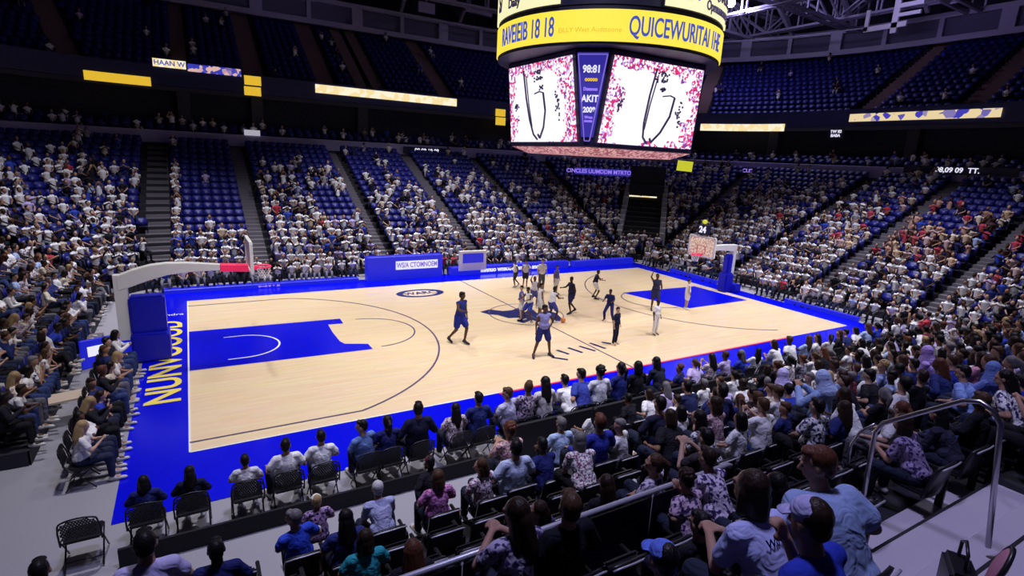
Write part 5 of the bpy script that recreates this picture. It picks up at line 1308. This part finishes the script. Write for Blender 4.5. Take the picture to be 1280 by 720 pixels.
for u, v, h, pose, sh, st, fa, sk, lb in PL:
    q = on_z(u, v); dp = project(q)[2]; s = h*dp/(FOC*1.68); s = min(1.35, max(.95, s))
    full = 'official' in lb or 'referee' in lb
    person((q[0], q[1], .006), math.radians(fa), s, pose=pose, lod='lo', shirt=sh, sleeve='short' if full else 'none', pants=st, shorts=not full, hair='short', hairc='black', skin=sk, shoe=(.02, .02, .05) if sh[0] < .3 else (.8, .8, .8),
           label=lb, group='players and officials on court', name='basketball_player' if not full else 'person')
q = on_z(697, 404); o = MB().ell((0, 0, 0), (.12, .12, .12), None, 16, 12).build('basketball', M['ball'], None, True, label='orange basketball on the floor beside the centre group', cat='ball', loc=(q[0]+.3, q[1], .13))

M['drape'] = mat('black_drape', (.008, .008, .012), .9, bump=.3, bscale=9)
MB().box((-1.1, -3.80, 0), (6.7, -3.74, .36)).build('floor_drape', M['drape'], label='low black drape along the floor behind the courtside folding chairs, left half', cat='drape')
MB().box((7.0, -3.84, 0), (15.5, -3.74, 1.0)).build('chair_barrier', M['drape'], label='taller black padded barrier behind the courtside row, past the cream coat', cat='barrier')
# ------------------------------------------------------------------ near rails, bags
Yr = -10.34
zr = float(on_y(750, 637, Yr)[2]); xe = float(on_y(955, 560, Yr)[0])
xe = min(xe, 6.1)
rail = link('pipe_rail', MB().tube([(-2.8, Yr, zr), (xe, Yr, zr), (xe+.06, Yr, zr-.03)], .032, 12).mesh('rail', True), M['rail_paint'], label='long pale pipe rail crossing the lower middle', cat='railing')
for i in range(8):
    x = -2.4+i*1.2; MB().tube([(x, Yr, zr), (x, Yr, zfloor_n(3)+.0)], .022, 8).build('post', M['rail_paint'], rail, True)
MB().box((-2.8, Yr-.02, zfloor_n(3)), (xe-.05, Yr+.0, zr-.06)).build('panel', M['navy_panel'], rail, label='navy panel under rail')
HX = 7.1
def hx(u, v): q = on_x(u, v, HX); return (HX, float(q[1]), float(q[2]))
pts = [hx(1085, 604), hx(1090, 560), hx(1094, 540), hx(1104, 529), hx(1150, 516), hx(1205, 501), hx(1225, 502), hx(1242, 513), hx(1251, 532), hx(1247, 570), hx(1235, 684)]
pts[-1] = (HX, pts[-1][1], min(pts[-1][2], 3.9)); pts[0] = (HX, pts[0][1], 3.3)
hr = link('handrail', MB().tube(pts, .026, 12).mesh('hr', True), M['steel'], label='bent steel handrail beside the stair at right', cat='railing')
MB().tube([hx(1094, 530), hx(1075, 540), hx(1064, 556), hx(1060, 580)], .016, 8).build('end_loop', M['steel'], hr, True)
q = on_z(1205, 700, 4.4); 
bag = link('tote_bag', bevel(MB().box((-.22, -.10, 0), (.22, .10, .34)).mesh(), .03), M['black_plastic'], label='black open tote bag at the bottom right by the stair', cat='bag', loc=(q[0], q[1], 4.0), rot=(.0, .1, .5))
MB().tube([(-.14, .0, .32), (-.12, .0, .48), (0, 0, .54), (.12, 0, .48), (.14, 0, .32)], .014, 8).build('handle', M['black_plastic'], bag, True)
q = on_z(1255, 690, 4.4); m = MB().ell((0, 0, 0), (.10, .05, .19)); pk = m.build('pouch', mat('pink_lining', (.45, .18, .25), .7), None, True, label='oval pink and black pouch leaning beside the tote bag', cat='bag', loc=(q[0], q[1], 4.25), rot=(.4, .5, .6))
MB().tube([(.105*math.cos(2*PI*i/20), 0, .195*math.sin(2*PI*i/20)) for i in range(21)], .022, 8).build('rim_trim', M['black_plastic'], pk, True)

# ------------------------------------------------------------------ light
def lamp(kind, loc, aim, power, colr, name, **kw):
    l = bpy.data.lights.new(name, kind); l.energy = power; l.color = colr
    for k, v in kw.items(): setattr(l, k, v)
    o = bpy.data.objects.new(name, l); COL.objects.link(o); o.location = loc
    o.rotation_euler = (Vector(aim)-Vector(loc)).to_track_quat('-Z', 'Y').to_euler(); return o
for x in (1., 9.5, 19., 27.5):
    for y, dy in ((-1.5, 3.5), (17.5, -3.5)):
        lamp('SPOT', (x, y, 21.), (x+(14.3-x)*.12, y+dy, 0), 7700, (1., .965, .97), 'court_light', spot_size=math.radians(78), spot_blend=.95, shadow_soft_size=.5)
lamp('SPOT', (4, -9, 20.5), (4, -9.5, 4), 6500, (.60, .58, 1.), 'stand_light', spot_size=math.radians(95), spot_blend=1., shadow_soft_size=1.)
lamp('SPOT', (20, -8, 20.5), (21, -7, 2), 8500, (.78, .76, 1.), 'stand_light', spot_size=math.radians(95), spot_blend=1., shadow_soft_size=1.)
lamp('SPOT', (31, 5, 20.5), (35, 3, 1.5), 15000, (.86, .84, 1.), 'stand_light', spot_size=math.radians(80), spot_blend=1., shadow_soft_size=1.)
lamp('SPOT', (14, 15, 20.5), (15, 23, 1.5), 15000, (.9, .88, 1.), 'stand_light', spot_size=math.radians(78), spot_blend=1., shadow_soft_size=1.)
lamp('SPOT', (1, 14, 20.5), (-3, 19, 1.5), 12000, (.9, .88, 1.), 'stand_light', spot_size=math.radians(78), spot_blend=1., shadow_soft_size=1.)
lamp('POINT', tuple(F1+np.array([-.6, -1.4, -.8])), (0, 0, 0), 1900, (.6, .56, 1.), 'floodlight_glow', shadow_soft_size=.4)
lamp('SPOT', (47, 12, 19.5), (54, 12, 27), 1500, (.5, .42, 1.), 'roof_wash', spot_size=math.radians(125), spot_blend=1., shadow_soft_size=1.)
lamp('SPOT', (40, 30, 19.5), (44, 34, 27), 900, (.5, .42, 1.), 'roof_wash', spot_size=math.radians(125), spot_blend=1., shadow_soft_size=1.)
lamp('SPOT', (10, 36, 19.5), (10, 42, 27), 420, (.42, .38, 1.), 'roof_wash', spot_size=math.radians(125), spot_blend=1., shadow_soft_size=1.)
lamp('SPOT', (-4, 38, 20.), (-4, 44, 27), 420, (.35, .33, 1.), 'roof_wash', spot_size=math.radians(125), spot_blend=1., shadow_soft_size=1.)
wd = bpy.data.worlds.new('w'); SC.world = wd; wd.use_nodes = True; bg = wd.node_tree.nodes['Background']; bg.inputs[0].default_value = (.02, .02, .09, 1); bg.inputs[1].default_value = .16
# ------------------------------------------------------------------ camera
cd = bpy.data.cameras.new('cam'); cd.sensor_width = 36; cd.lens = FOC*36/1280; cd.clip_start = .05; cd.clip_end = 400
co = bpy.data.objects.new('camera', cd); COL.objects.link(co)
mt = Matrix(((CR[0], CU[0], -_F[0], CAM[0]), (CR[1], CU[1], -_F[1], CAM[1]), (CR[2], CU[2], -_F[2], CAM[2]), (0, 0, 0, 1))); co.matrix_world = mt
SC.camera = co
SC.view_settings.view_transform = 'Standard'; SC.view_settings.look = 'None'; SC.view_settings.gamma = 1; SC.view_settings.exposure = 0; SC.view_settings.use_curve_mapping = False
SC.cycles.use_denoising = True; SC.cycles.max_bounces = 4; SC.cycles.diffuse_bounces = 2; SC.cycles.glossy_bounces = 2; SC.cycles.sample_clamp_indirect = 4
